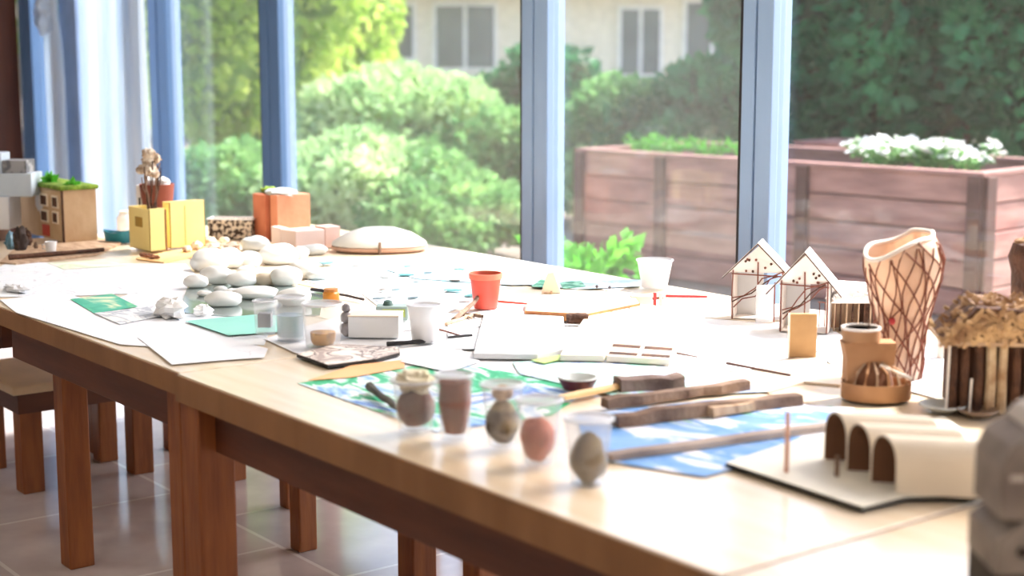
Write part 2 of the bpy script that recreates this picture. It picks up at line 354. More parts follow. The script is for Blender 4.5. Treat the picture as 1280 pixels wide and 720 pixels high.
# small fresh plant near the window
def leafy(name,label,loc,n,hgt,spread,lm,seed,group=None,flower=None):
    rnd=random.Random(seed); t=thing(name,label,'plant',loc,0,group); m=MB(); ms=MB(); tips=[]
    for k in range(n):
        a=rnd.uniform(0,2*PI); q=rnd.uniform(.2,1)*spread; hh=hgt*rnd.uniform(.6,1)
        pts=[Vector((0,0,0)),Vector((math.cos(a)*q*.4,math.sin(a)*q*.4,hh*.6)),Vector((math.cos(a)*q,math.sin(a)*q,hh))]
        ms.tube(pts,[.004,.003,.002],4); tips.append(pts[2])
        def surf():
            u=rnd.uniform(.25,1); p=pts[0].lerp(pts[1],u*2) if u<.5 else pts[1].lerp(pts[2],u*2-1)
            return p,Vector((math.cos(a),math.sin(a),.4)).normalized()
        leaves(m,24,surf,hgt*.16,rnd)
    ms.build('stem',LD,t); m.build('leaves',lm,t)
    if flower:
        f=MB()
        for j in range(5):
            b=j*2*PI/5; c=Vector((math.cos(b),math.sin(b),.25))*.042; s=Vector((-math.sin(b),math.cos(b),0))*.022
            f.add([(0,0,0),c*.6+s,c,c*.6-s],[(0,1,2,3)])
        f.blob((0,0,.004),(.009,.009,.008),1,0,nu=6,nv=4)
        fm=f.build('flower',mat('white_petals',(246,246,240),.6,trans=.3),t); fm.location=tips[0]
        for p in tips[1:]:
            g=fm.copy(); C.objects.link(g); g.parent=t; g.location=p; g.rotation_euler=(rnd.uniform(-.6,.6),rnd.uniform(-.6,.6),rnd.uniform(0,6))
    return t
leafy('leafy_plant','bright green leafy plant outside, between the wide post and the timber planter',G(735,6.6,-.02),34,.52,.3,LF,5)
leafy('leafy_plant','paler low plant beside the left foot of the timber planter',G(772,7.0,-.02),22,.32,.22,LM,6)
leafy('leafy_plant','green plant outside just left of the wide middle post',G(628,6.9,-.02),22,.34,.25,LF,8)
# timber planters
timber=mat('planter_timber',(176,132,120),.75,(138,98,90),3,(1.2,1.2,6),.25,30)
timberD=mat('planter_post_timber',(98,64,56),.8,(74,48,42),5)
soil=mat('soil',(70,52,40),.95,(50,36,28),20,bump=.5)
A=P(720,334,-.02); B=P(1221,402,-.02); dirv=(Vector((B.x-A.x,B.y-A.y,0))).normalized(); yaw=math.atan2(dirv.y,dirv.x); LEN=(B-A).length
def planter(loc,yaw,L,D,H,np_,posts_,label,gap=.008):
    t=thing('timber_planter',label,'planter',loc,yaw); h=H/np_
    for k in range(np_):
        z0=k*h; j=(k%2)*.006
        m=MB(); m.box(0,L,j,.045+j,z0+gap,z0+h).box(0,L,D-.045,D,z0+gap,z0+h).box(0,.045,.045,D-.045,z0+gap,z0+h).box(L-.045-j,L-j,.045,D-.045,z0+gap,z0+h)
        m.build('plank_course',timber,t,bevel=.006)
    for p in posts_: MB().box(p-.035,p+.035,-.028,.0,0,H).build('corner_post',timberD,t,bevel=.003)
    MB().box(L+.0,L+.028,.0,.09,0,H).build('corner_post',timberD,t,bevel=.003)
    MB().box(.05,L-.05,.05,D-.05,.02,H-.07).build('soil_fill',soil,t)
    MB().box(-.01,L+.01,-.012,.07,H,H+.022).box(-.01,L+.01,D-.07,D+.012,H,H+.022).box(-.01,.07,.07,D-.07,H,H+.022).box(L-.07,L+.01,.07,D-.07,H,H+.022).build('top_rim',timber,t,bevel=.004)
    return t
PH=.70
def along(px):      # distance along the planter's front where an image column meets it
    q=(Rv*(px-640)/1942+Fh); # cam + q*s = A + dirv*t
    den=q.x*dirv.y-q.y*dirv.x; s=(A.x*dirv.y-A.y*dirv.x)/den; pt=q*s; return (Vector((pt.x,pt.y,0))-Vector((A.x,A.y,0))).dot(dirv)
planter((A.x,A.y,-.02),yaw,LEN,1.15,PH,5,[.035,along(829),along(1009),LEN-.035],'long reddish timber planter of stacked planks outside the windows')
nrm=Vector((-dirv.y,dirv.x,0))
def onbed(px,off,z=None):
    b=A+dirv*along(px)+nrm*off+dirv*0; return Vector((b.x,b.y,PH-.09))
q=G(998,10.1); planter((q.x,q.y,-.02),yaw,.55,.5,PH+.0,5,[.035,.515],'smaller reddish planter standing behind the long one, beside the pale post')
k=0
for px,lab in [(1040,'white flowers in the planter, leftmost clump'),(1066,'white flowers in the planter, second clump from the left'),(1094,'white flowers in the planter, middle clump'),(1120,'white flowers in the planter, second clump from the right'),(1146,'white flowers in the planter, rightmost smaller clump')]:
    k+=1; leafy('flowering_plant',lab,onbed(px,.42+.08*(k%2)),16,.2,.22,LM,20+k,'white flowers in the timber planter',True)
for px,lab in [(770,'small green plant in the planter, leftmost before the dark post strip'),(800,'low green plant in the planter just left of the post strip'),(850,'low green plant in the planter just right of the post strip'),(905,'green plant in the planter against the left side of the pale post')]:
    k+=1; leafy('leafy_plant',lab,onbed(px-18,.4),20,.17,.17,LF,40+k,'small plants in the timber planter')
# far pale building
bc=G(610,24); bw=thing('pale_building','pale cream building with grey windows and white railings far behind the shrubs','building',bc,CY)
cw=mat('cream_render',(236,228,208),.9); gw=mat('grey_window_glass',(110,118,118),.2,(90,98,100),2); wf=mat('white_window_frame',(240,240,236),.6)
MB().box(-5.5,6.0,0,4,0,5.5).build('wall',cw,bw)
MB().box(-5.7,6.2,-.3,4.2,5.5,5.7).build('roof_slab',wf,bw)
MB().box(-5.5,6.0,-.7,0,2.22,2.34).build('balcony_slab',wf,bw)
for x0,x1,z0,z1 in [(-3.2,-2.4,1.2,2.0),(-2.0,-1.1,1.15,2.05),(-.85,0.15,1.0,2.05),(-1.9,-1.1,.2,.95),(-.85,.15,.2,.95),(3.0,3.9,.8,2.1),(4.4,5.4,.8,2.1),(-3.3,-1.2,2.7,4.2),(.8,2.4,2.7,4.2),(2.0,2.7,.9,2.0),(-5.0,-4.0,1.1,2.0)]:
    f=MB().box(x0,x1,-.06,.02,z0,z1).build('window',wf,bw); MB().box(x0+.06,(x0+x1)/2-.03,-.075,-.05,z0+.06,z1-.06).box((x0+x1)/2+.03,x1-.06,-.075,-.05,z0+.06,z1-.06).build('pane',gw,f)
m=MB()
for k in range(60): m.box(-5.5+k*.19,-5.47+k*.19,-.69,-.66,2.34,3.1)
m.box(-5.5,6,-.7,-.64,3.1,3.16); m.build('railing',wf,bw)
def back(px,py,dist,side=0):
    q=P(px,py); d=Vector((q.x,q.y,0)); q=q+d.normalized()*dist+Rv*side; return q
# ---------------------------------------------------------------- papers and sheets lying on the tables
def paper(name,label,cat,pts,m,lay=.001,th=.0008,group=None,z=None,parent=None):
    w=[P(x,y) for x,y in pts]; c=sum(w,Vector())/len(w)
    mb=MB().prism([(p.x-c.x,p.y-c.y) for p in w],0,th)
    o=mb.build(name,m,loc=(c.x,c.y,T+lay))
    return tag(o,label,cat,group)
sk=dict(line=(26,.022,(206,208,216)))
sketch=paint('pencil_sketch',[(.3,(236,240,244)),(.6,(226,232,238)),(.8,(240,238,236))],3,seed=1,**sk)
sketch2=paint('faint_sketch',[(.3,(240,242,246)),(.7,(232,234,240))],3,seed=2,line=(12,.008,(214,216,224)))
bluewash=paint('blue_wash',[(.36,(246,248,250)),(.44,(196,216,236)),(.52,(240,244,246)),(.57,(130,176,216)),(.63,(234,240,244))],5,(1,2.2,1),.5,seed=3)
greenpic=paint('green_picture',[(.36,(228,232,196)),(.42,(88,190,160)),(.52,(60,170,140)),(.6,(120,200,150)),(.66,(240,238,220))],7,(1,1.4,1),seed=4)
seapic=paint('sea_painting',[(.3,(236,240,246)),(.36,(120,214,170)),(.39,(36,166,108)),(.47,(60,180,130)),(.5,(240,246,246)),(.56,(150,190,226)),(.62,(66,112,198)),(.68,(235,238,246))],5,(1,2,1),.3,seed=7)
seapic2=paint('sky_painting',[(.3,(60,170,124)),(.36,(236,238,246)),(.43,(216,222,242)),(.46,(126,168,218)),(.56,(92,146,210)),(.6,(190,206,236)),(.66,(60,170,124)),(.7,(240,244,240))],4,(1,2.4,1),.2,seed=9)
mint=mat('mint_sheet',(150,218,202),.5,(134,206,192),5)
mirror=mat('grey_mirror',(176,190,188),.12,(168,184,182),2,metal=.7)
edgeg=mat('light_grey_card',(222,224,228),.6,(214,216,220),5)
paper('drawing_sheet','large white sheet with faint drawings behind the green picture, left end','drawing',[(-30,352),(10,328),(225,331),(240,345),(205,366),(60,372),(-40,372)],sketch,.001)
paper('drawing_sheet','small pale green and white sheet just before the yellow boxes','drawing',[(60,330),(130,325),(160,333),(80,338)],paint('pale_green_wash',[(.4,(238,236,226)),(.5,(206,226,190)),(.6,(240,238,230))],6,seed=5),.0022)
paper('drawing_sheet','white unpainted sheet lying along the front edge at the far left','drawing',[(0,376),(78,367),(212,404),(250,420),(215,436),(150,432),(20,392)],sketch2,.002)
paper('picture_card','green and teal picture card between white drawings, left side','picture',[(88,376),(140,369),(172,385),(118,394)],greenpic,.0034)
paper('picture_card','grey and white printed card in front of the crumpled paper','picture',[(118,394),(185,386),(200,398),(150,408)],paint('grey_print',[(.4,(236,236,232)),(.5,(170,178,190)),(.6,(236,238,240))],8,(1,3,1),seed=6),.0046)
paper('tracing_sheet','clear tracing sheet with thin grey outline on the stepped seam','sheet',[(172,424),(232,412),(335,438),(330,449),(285,452),(215,458)],sketch2,.0034)
paper('mint_sheet','mint green sheet in front of the white stones','sheet',[(232,404),(318,396),(372,398),(374,416),(285,422)],mint,.0046)
paper('mirror_tile','grey reflective mirror tile under the white stones','mirror',[(222,392),(235,360),(330,352),(405,366),(400,395),(315,399)],mirror,.001,.003)
paper('drawing_sheet','pale blue and white drawing sheet behind the grey curved stones','drawing',[(380,352),(430,330),(560,348),(640,360),(590,368),(450,366)],paint('blue_fragments',[(.36,(240,244,244)),(.44,(160,196,200)),(.48,(236,240,242)),(.55,(130,190,200)),(.6,(240,240,240))],11,(1,2.4,1),.4,seed=11,line=(26,.05,(150,166,172))),.001)
paper('drawing_sheet','white drawing sheet with dark scribbles left of the red pot','drawing',[(452,368),(560,366),(600,376),(560,392),(480,390)],sketch,.0022)
paper('blue_cutout','long pale blue paper cutout behind the red pot','paper',[(480,338),(560,340),(665,352),(720,356),(640,358),(520,350)],paint('pale_blue_cutout',[(.4,(200,216,226)),(.5,(150,182,198)),(.6,(226,234,240))],9,(1,3,1),.2,seed=12),.0034)
paper('blue_cutout','blue grey paper strip from the red pot toward the white cup','paper',[(660,358),(700,353),(806,352),(800,360),(720,364)],paint('slate_blue_strip',[(.4,(216,226,230)),(.5,(150,184,204)),(.6,(190,212,224))],9,(1,3,1),.1,seed=13),.0046)
paper('paper_scrap','green scrap of paper left of the pale triangle block','paper',[(664,361),(676,352),(692,354),(686,363)],mat('green_print',(44,120,90),.6,(130,186,158),30,sharp=True),.0058)
paper('paper_scrap','green scrap of paper right of the pale triangle block','paper',[(700,356),(726,353),(732,361),(704,364)],MC['green_print'],.0058)
paper('painting_sheet','green and blue painting sheet behind the leftmost clear cup','painting',[(372,480),(560,452),(740,486),(690,520),(545,541)],seapic,.001)
paper('painting_sheet','blue and white painting sheet under the weathered wood strips','painting',[(735,575),(720,520),(905,500),(1068,512),(1050,556),(880,598)],seapic2,.0022)
paper('painting_sheet','green and blue painted strip behind the dark red dish','painting',[(640,455),(760,450),(940,478),(960,492),(780,500),(650,470)],paint('mint_wash',[(.36,(240,244,246)),(.45,(150,220,200)),(.5,(210,226,244)),(.56,(160,180,220)),(.62,(240,244,246))],8,(1,2,1),.5,seed=15),.0034)
paper('paper_strip','orange paper strip in front of the mosaic board','paper',[(385,478),(440,459),(505,452),(506,462),(440,474)],mat('orange_paper',(246,186,130),.6,(240,174,116),6),.0034)
paper('white_sheet','large white sheet between the folded boards and the card houses','sheet',[(796,455),(850,388),(990,380),(1060,425),(1020,468),(905,464)],white,.001)
paper('white_sheet','white sheet under the card houses at the back','sheet',[(800,392),(860,372),(1110,398),(1130,420),(900,400)],creamp,.0022)
paper('white_sheet','pale sheet right of the upright kraft piece','sheet',[(1020,440),(1090,418),(1190,440),(1170,500),(1050,468)],edgeg,.0034)
paper('white_sheet','white sheet under the grey plastic cups','sheet',[(330,425),(420,398),(530,420),(470,448),(370,443)],edgeg,.002)
paper('white_sheet','pale sheet in front of the frosted cup with a straight fold','sheet',[(500,455),(560,430),(600,455),(560,468)],sketch2,.0046)
paper('white_sheet','white sheet to the left of the red pot base','sheet',[(530,412),(620,384),(680,386),(640,404),(560,416)],white,.0034)
paper('card_sheet','cream card sheet with dark edge running before the kraft piece','card',[(905,474),(1010,446),(1060,470),(1050,484),(1005,480),(960,492)],creamp,.001,.004)
paper('wooden_sheet','thin pale wooden board under the mossy house','board',[(0,330),(20,312),(125,299),(152,306),(120,320),(20,332)],driftp,.001,.006)
paper('wooden_sheet','orange toned wooden sheet under the yellow boxes','board',[(170,325),(215,315),(265,309),(270,316),(205,330)],mat('honey_wood',(238,196,140),.5,(230,182,120),6),.001,.004)
paper('white_sheet','white sheet along the back edge behind the red pot','sheet',[(545,318),(590,316),(800,352),(770,366),(640,340)],white,.001)
paper('white_sheet','white sheet filling the middle left of the white book','sheet',[(560,402),(590,396),(600,440),(560,440)],edgeg,.0058)
paper('drawing_sheet','broad white drawing sheet under the crumpled paper and mint sheet','drawing',[(90,392),(180,362),(250,370),(345,395),(330,432),(230,428)],sketch,.0002)
paper('drawing_sheet','white sheet with pale marks between the left drawings and the white stones','drawing',[(150,330),(232,330),(252,352),(235,384),(160,372)],sketch2,.0004)
paper('white_sheet','large white backing sheet between the stones and the red pot','sheet',[(392,395),(400,340),(470,328),(610,345),(600,400),(470,415)],creamp,.0001)
paper('white_sheet','white backing sheet under the mosaic board and frosted cup','sheet',[(372,446),(470,400),(640,385),(650,440),(560,462),(440,462)],white,.0003)
paper('white_sheet','broad white sheet under the white pad and cream boards','sheet',[(560,470),(610,372),(820,372),(900,430),(860,478),(700,480)],white,.0005)
scm=[mat('slate_scrap',(104,128,134),.6),mat('teal_scrap',(96,164,166),.6),mat('white_scrap',(238,240,240),.6),mat('taupe_scrap',(132,122,116),.6)]
rnd=random.Random(21); scr=[]
for k in range(26):
    px=rnd.uniform(395,590); py=rnd.uniform(328,384)-(px-490)*-.03
    if abs(px-414)<22 and py>355: continue
    q=P(px,py); r0=rnd.uniform(.012,.03)
    if len(scr)<4:
        n=rnd.randint(4,6); pts=[(r0*rnd.uniform(.6,1.1)*math.cos(2*PI*j/n),r0*.6*rnd.uniform(.6,1.1)*math.sin(2*PI*j/n)) for j in range(n)]
        ob=MB().prism(pts,0,.0025).build('card_scrap',scm[len(scr)]); scr.append(ob)
    else:
        ob=scr[(k*7)%4].copy(); C.objects.link(ob)
    ob.location=(q.x,q.y,T+.005+.0001*k); ob.rotation_euler=(0,0,rnd.uniform(0,6.3)); s_=rnd.uniform(.7,1.3); ob.scale=(s_,s_,1)
    tag(ob,'small grey, teal or white scrap between the white stones and red pot','card scrap','card scraps between the stones and the red pot')
# crumpled paper
def crumple(loc,r,name,label,m,seed,cat='paper'):
    rnd=random.Random(seed); mb=MB(); mb.blob((0,0,r[2]*.8),r,seed,.35,3.2,nu=12,nv=8,flat=True)
    o=mb.build(name,m,loc=loc); return tag(o,label,cat)
crumple(P(214,397),(.052,.03,.024),'crumpled_paper','crumpled ball of white paper beside the mint sheet',white,3)
crumple(P(254,395),(.026,.02,.014),'crumpled_paper','small crumpled white scrap right of the larger crumpled ball',white,5)
crumple(P(20,365),(.06,.02,.01),'crumpled_paper','grey flattened paper bits at the left edge before the dark stick',edgeg,6)
# ---------------------------------------------------------------- stones
stone=mat('white_stone',(238,238,234),.5,(222,224,222),3,bump=.1); tan=mat('tan_stone',(198,186,166),.6,(176,162,140),6); shell=mat('shell_brown',(176,140,108),.6,(226,212,194),26,sharp=True,bump=.5); gst=mat('grey_stone',(206,210,210),.5,(194,200,198),4)
ST=[(319,313,32,20,gst,'large pale grey stone at the back of the pile, before the pink block'),
(262,338,44,30,stone,'large white stone at the left rear of the pile'),
(288,335,30,28,stone,'white stone touching the right of the large rear one'),
(312,334,27,22,stone,'round white stone in the back row, above the middle'),
(349,330,42,28,stone,'large white stone right of centre in the back row'),
(375,324,20,18,stone,'small round white stone at the right rear'),
(381,348,32,26,stone,'white stone at the right end of the pile'),
(332,358,26,17,tan,'tan stone in the middle of the pile'),
(357,358,36,26,stone,'big white stone right beside the tan one'),
(271,356,36,25,stone,'white stone in the middle left, before the large rear one'),
(245,361,27,17,stone,'flattish white stone at the left end of the pile'),
(303,359,32,20,stone,'oval white stone in the centre, left of the tan one'),
(309,344,22,13,stone,'small white stone tucked behind the centre oval one'),
(319,374,50,16,stone,'long flat white stone lying in front of the centre'),
(280,384,40,20,stone,'white stone at the front left of the pile'),
(368,383,38,24,stone,'white stone at the front right of the pile'),
(276,368,16,9,gst,'tiny grey pebble between the front left stones'),
(291,370,20,8,stone,'thin pale pebble right of the tiny grey one'),
(398,350,26,14,gst,'flat pale grey stone just right of the pile'),
(336,320,20,12,stone,'small white pebble between the two back row stones'),
(392,318,32,14,gst,'flat grey stone near the white disc'),
(256,372,18,7,stone,'thin white pebble at the lower left of the pile')]
for k,(x,y,w,h,m,lab) in enumerate(ST):
    p=P(x,y); s=mpp(p); rx=w*s/2*1.16; rz=h*s/2*1.05
    mb=MB(); mb.blob((0,0,rz*.72),(rx,rx*.8,rz),k+2,.07,1.5,nu=28,nv=16,flat=True)
    tag(mb.build('stone',m,loc=(p.x,p.y,T+.005 if 235<x<400 and y>350 else T+.001),rot=CY+RND.uniform(-.2,.2),smooth=True),lab,'stone','white stones in a pile')
for k,(x,y,w,h,lab) in enumerate([(291,318,22,16,'brown striped shell at the front of the shells by the white stones'),(268,318,20,13,'dark brown shell in the middle of the shell cluster'),(246,314,18,12,'orange brown shell touching the yellow box'),(262,307,18,10,'pale shell at the back of the shell cluster'),(280,306,14,9,'small dark shell behind the brown striped one'),(234,317,14,9,'small reddish shell at the left end of the cluster'),(254,321,12,7,'tiny brown pebble in front of the shell cluster')]):
    p=P(x,y); s=mpp(p); mb=MB(); mb.blob((0,0,h*s*.36),(w*s/2,w*s*.4,h*s/2),k+40,.16,3,flat=True)
    tag(mb.build('shell',shell,loc=(p.x,p.y,T+.006),rot=CY+k,smooth=True),lab,'shell','brown shells beside the yellow boxes')
# ---------------------------------------------------------------- cups
def cup(px,py,wpx,hpx,label,m=frost,rtop=1.0,rbot=.72,rim=True,group=None,cat='cup',name='plastic_cup',rimm=None,lid=False):
    p=P(px,py); s=mpp(p); R=wpx*s/2*rtop; r=R*rbot/rtop; h=hpx*s*.97
    t=thing(name,label,cat,(p.x,p.y,T+.0065 if py<600 else T+.001),0,group)
    th=.0012
    MB().lathe([(0,0),(r,0),(R,h-.004),(R,h),(R-th,h),(R-th,h-.004),(r-th,.002),(0,.002)],40).build('cup_wall',m,t,smooth=True)
    if rim: MB().lathe([(R-.001,h-.004),(R+.003,h-.003),(R+.003,h),(R-.001,h+.001),(R-.001,h-.004)],40).build('rim',rimm or frost2,t,smooth=True)
    return t,p,s,R,r,h
def inside(p,mb,name,label,cat,m,dz=.009,sm=True,rot=0,group=None):
    return tag(mb.build(name,m,loc=(p.x,p.y,T+dz),rot=rot,smooth=sm),label,cat,group)
FG='clear plastic cups in a row at the front'
clay=mat('brown_clay',(150,76,44),.75,(96,44,24),10,bump=.4); choc=mat('dark_clay',(112,52,38),.75,(52,24,18),10,bump=.4); terra=mat('red_clay',(196,104,76),.75,(156,72,52),12,bump=.3); olive=mat('olive_clay',(122,96,36),.8,(64,46,18),18,bump=.5); wv=mat('woven_fibre',(150,128,84),.8,(66,52,38),5,(1,1,3),.5,sharp=True)
# first cup
t,p,s,R,r,h=cup(520,541,60,66,'clear cup of dark round clay topped with crumpled paper, leftmost in front row',group=FG)
mb=MB(); mb.blob((0,0,.035),(R*.8,R*.8,.034),3,.05); inside(p,mb,'clay_ball','dark brown round clay ball inside the leftmost front cup','clay ball',choc)
mb=MB(); mb.blob((0,0,0),(R*.82,R*.7,.018),9,.3,2.6,nu=18,nv=10); inside(p,mb,'crumpled_paper','off-white crumpled paper filling the top of the leftmost front cup','paper',mat('offwhite_tissue',(236,228,208),.8,(214,206,176),8),.007+h-.004,False)
t,p,s,R,r,h=cup(569,552,46,84,'clear cup packed with a tall brown pod, second of the front row',group=FG,rbot=.8)
mb=MB(); mb.lathe([(0,.002),(r*.7,.006),(r*.92,.03),(R*.9,.055),(R*.8,.078),(R*.86,.088),(0,.092)],28); inside(p,mb,'seed_pod','tall brown pod inside the second front cup','pod',clay)
t,p,s,R,r,h=cup(628,562,52,82,'clear cup holding a dark woven fibre ball, third of the front row',group=FG,rbot=.72)
mb=MB(); mb.blob((0,0,.034),(R*.8,R*.8,.034),12,.06); inside(p,mb,'woven_ball','dark woven ball with tan bands inside the third front cup','ball',wv)
mb=MB(); mb.blob((0,0,.014),(R*.5,R*.5,.012),14,.1); inside(p,mb,'clay_disc','pale cream disc on top of the dark woven ball','clay piece',driftp,.009+.066)
t,p,s,R,r,h=cup(674,583,56,84,'clear cup with a leaning reddish stone, fourth of the front row',group=FG,rbot=.7)
mb=MB(); mb.blob((-.003,0,.033),(R*.78,R*.74,.034),21,.12,1.4); inside(p,mb,'clay_ball','reddish pebble shaped clay inside the fourth front cup','clay ball',terra,rot=.4)
t,p,s,R,r,h=cup(735,605,60,88,'clear cup with an olive brown lump, rightmost of the front row',group=FG,rbot=.72)
mb=MB(); mb.blob((0,0,.034),(R*.78,R*.76,.036),31,.12,1.4); inside(p,mb,'clay_ball','olive brown clay lump inside the rightmost front cup','clay ball',olive,.004)
# middle cups
t,p,s,R,r,h=cup(332,421,28,44,'small clear cup holding a grey cube, leftmost of the middle cups',rbot=.9); mb=MB().box(-.014,.014,-.014,.014,.012,.042); inside(p,mb,'grey_block','grey cube inside the small clear cup','block',mat('mid_grey',(150,154,158),.6),.0105,False,rot=CY)
t,p,s,R,r,h=cup(364,428,38,56,'clear cup of grey blue water, second of the middle cups',rbot=.9); mb=MB().lathe([(0,.004),(r*.93,.004),(r*.96,.05),(0,.05)],28); inside(p,mb,'water','grey blue water inside the second middle cup','water',clear('cloudy_water',(176,196,204),.6,.1),.0095)
t,p,s,R,r,h=cup(404,436,50,56,'wide clear tub with amber beads at the bottom',rbot=.86)
amber=mat('amber_beads',(206,150,50),.4,(150,104,24),30,sharp=True)
mb=MB().lathe([(0,.001),(r*.6,.001),(r*.72,.01),(r*.74,.026),(0,.029)],20); inside(p,mb,'amber_beads','amber coloured beads heaped inside the wide clear tub','beads',amber,.0095)
t,p,s,R,r,h=cup(531,430,42,48,'frosted cup half filled with beige, in front of the green tin',frost2,rbot=.78); mb=MB().lathe([(0,.002),(r*.92,.002),(r*.99,.03),(0,.03)],28); inside(p,mb,'beige_sand','beige sand inside the frosted cup','sand',creamp,.0095)
t,p,s,R,r,h=cup(818,362,44,36,'small white translucent cup standing at the back edge before the planter',frost2,rbot=.72)
# red pot
p=P(607,388); s=mpp(p); R=.5*42*s; h=44*s
t=thing('red_pot','red flower pot with a pale rim in the middle of the tables','pot',(p.x,p.y,T+.0065))
red=mat('red_plastic',(226,84,64),.45,(216,74,56),4)
MB().lathe([(0,0),(R*.7,0),(R*.92,h-.012),(R*.9,h-.012),(R*.68,.004),(0,.004)],36).build('pot_body',red,t,smooth=True)
MB().lathe([(R*.9,h-.014),(R*.99,h-.013),(R,h),(R*.92,h),(R*.9,h-.014)],36).build('pot_rim',mat('coral_rim',(236,120,92),.5),t,smooth=True)
# amber jar small
p=P(414,381); t=thing('small_jar','little orange jar in front of the drawing fragments','jar',(p.x,p.y,T+.005))
MB().lathe([(0,0),(.018,0),(.02,.004),(.02,.024),(.016,.028),(0,.028)],24).build('jar_body',mat('orange_glass',(226,150,50),.3,(206,128,34),8),t,smooth=True)
MB().lathe([(0,.028),(.017,.028),(.017,.035),(0,.035)],24).build('lid',mat('dull_orange_lid',(200,130,60),.5),t,smooth=True)
# stacked grey stones beside white box
p=P(433,424); 
for k,(w,h,z) in enumerate([(.020,.03,0),(.017,.024,.03),(.013,.02,.054)]):
    mb=MB(); mb.blob((0,0,h/2),(w*.8,w*.7,h/2),50+k,.1,flat=False)
    tag(mb.build('pebble',mat('mottled_grey',(176,170,170),.7,(110,104,106),20,bump=.3),loc=(p.x,p.y,T+.007+z-.002*k),smooth=True),['lowest pebble of the grey stack beside the white box','middle pebble of the grey stack beside the white box','topmost pebble of the grey stack beside the white box'][k],'pebble','grey pebble stack')
def boxthing(name,label,cat,px,py,w,d,h,m,rot=CY,z=.006,bev=.0015,lidm=None,lidh=.004,dep=True):
    p=P(px,py); t=thing(name,label,cat,(p.x,p.y,T+z),rot)
    MB().box(-w/2,w/2,0,d,0,h).build('box_body',m,t,bevel=bev)
    if lidm: MB().box(-w/2-.001,w/2+.001,-.001,d+.001,h,h+lidh).build('lid',lidm,t,bevel=.0008)
    return t
boxthing('white_box','plain white paper box between the amber tub and the frosted cup','box',467,426,.108,.07,.045,white,CY-.06,lidm=creamp,lidh=.003)
boxthing('small_tin','small grey tin with an olive green front, behind the white box','tin',490,400,.066,.05,.028,mat('grey_tin',(150,168,162),.4,(140,158,152),5),CY,z=.05,lidm=mat('olive_label',(170,186,92),.6)) if 0 else None
p=P(490,404); t=thing('small_tin','small grey green tin with an olive front, behind the white box','tin',(p.x,p.y,T+.006),CY)
MB().box(-.036,.036,0,.045,0,.032).build('box_body',mat('grey_tin',(150,168,162),.4,(140,158,152),5),t,bevel=.002)
MB().box(-.022,.03,-.0015,0,.008,.026).build('front_panel',mat('olive_label',(170,186,92),.6),t)
MB().lathe([(0,.032),(.012,.032),(.009,.042),(0,.045)],16,(-.01,.02)).build('knob',mat('dark_green_knob',(76,104,96),.5),t,smooth=True)
# ---------------------------------------------------------------- sticks
def stick(name,label,cat,a,b,r,m,z=.012,seg=7,wob=.15,n=7,flat=1,taper=.7,group=None,za=None,zb=None):
    A_=P(*a);B_=P(*b); c=(A_+B_)/2; rnd=random.Random(hash_(label)); pts=[];rr=[]
    for k in range(seg):
        u=k/(seg-1); q=A_.lerp(B_,u)-c; q.z=(za if za is not None else z)*(1-u)+(zb if zb is not None else z)*u
        q+=Vector((rnd.uniform(-1,1),rnd.uniform(-1,1),rnd.uniform(0,.5)))*r*wob*2; pts.append(q); rr.append(r*(1-(1-taper)*u)*rnd.uniform(.88,1.12))
    mb=MB(); mb.tube(pts,rr,n); 
    return tag(mb.build(name,m,loc=(c.x,c.y,T),smooth=n>6),label,cat,group)
def hash_(s): return sum(ord(ch)*(i+1) for i,ch in enumerate(s))
def plank(name,label,cat,a,b,w,h,m,z=.004,seg=8,wob=.1,rough=.15,parent=None):
    A_=P(*a);B_=P(*b); c=(A_+B_)/2; d=(B_-A_).normalized(); n_=Vector((-d.y,d.x,0)); rnd=random.Random(hash_(label)); vs=[];fs=[]
    for k in range(seg):
        u=k/(seg-1); q=A_.lerp(B_,u)-c; q.z=z; ww=w/2*rnd.uniform(1-rough,1+rough); hh=h*rnd.uniform(1-rough,1+rough); off=n_*rnd.uniform(-1,1)*w*wob
        vs+= [q-n_*ww+off,q+n_*ww+off,q+n_*ww*.85+off+Vector((0,0,hh)),q+off+Vector((0,0,hh*1.06)),q-n_*ww*.85+off+Vector((0,0,hh))]
    for k in range(seg-1):
        for j in range(5): fs.append((k*5+j,k*5+(j+1)%5,(k+1)*5+(j+1)%5,(k+1)*5+j))
    fs.append((4,3,2,1,0)); e=(seg-1)*5; fs.append((e,e+1,e+2,e+3,e+4))
    return tag(MB().add(vs,fs).build(name,m,loc=(c.x,c.y,T),bevel=.001),label,cat)
plank('driftwood_strip','long rough driftwood stick, rearmost of the weathered strips','wood',(756,513),(934,489),.024,.018,drift,.004,10,.12)
plank('driftwood_strip','long rough driftwood strip with squared right end, second from the back','wood',(768,536),(997,507),.026,.02,drift,.004,10,.1)
plank('driftwood_strip','flat grey weathered lath nearest the vaulted card model','wood',(760,578),(1046,538),.024,.010,mat('grey_lath',(176,160,148),.8,(140,124,116),8,(1,1,1),.4),.004,12,.03,.06)
plank('driftwood_strip','short pale driftwood block lying across the second strip','wood',(884,524),(936,515),.034,.016,driftp,.006,5,.05)
plank('bark_chunk','thick dark driftwood chunk behind the rearmost strip','wood',(772,491),(850,486),.045,.022,brown if 0 else mat('grey_brown_wood',(140,118,108),.85,(86,66,60),12,bump=.6),.004,6,.1)
plank('pale_stick','honey coloured thin wooden slat left of the dark chunk','wood',(702,505),(776,490),.02,.008,mat('honey_wood',(238,196,140),.5),.008,4,.03)
stick('dark_stick','curved grey twig behind the leftmost clear cup','twig',(462,492),(500,520),.008,mat('grey_twig',(100,98,92),.8,(74,72,68),14,bump=.4),.012)
stick('dark_stick','dark twig between the white stones and the small orange jar','twig',(392,367),(456,380),.0045,mat('charcoal_twig',(80,74,78),.8),.01,wob=.5)
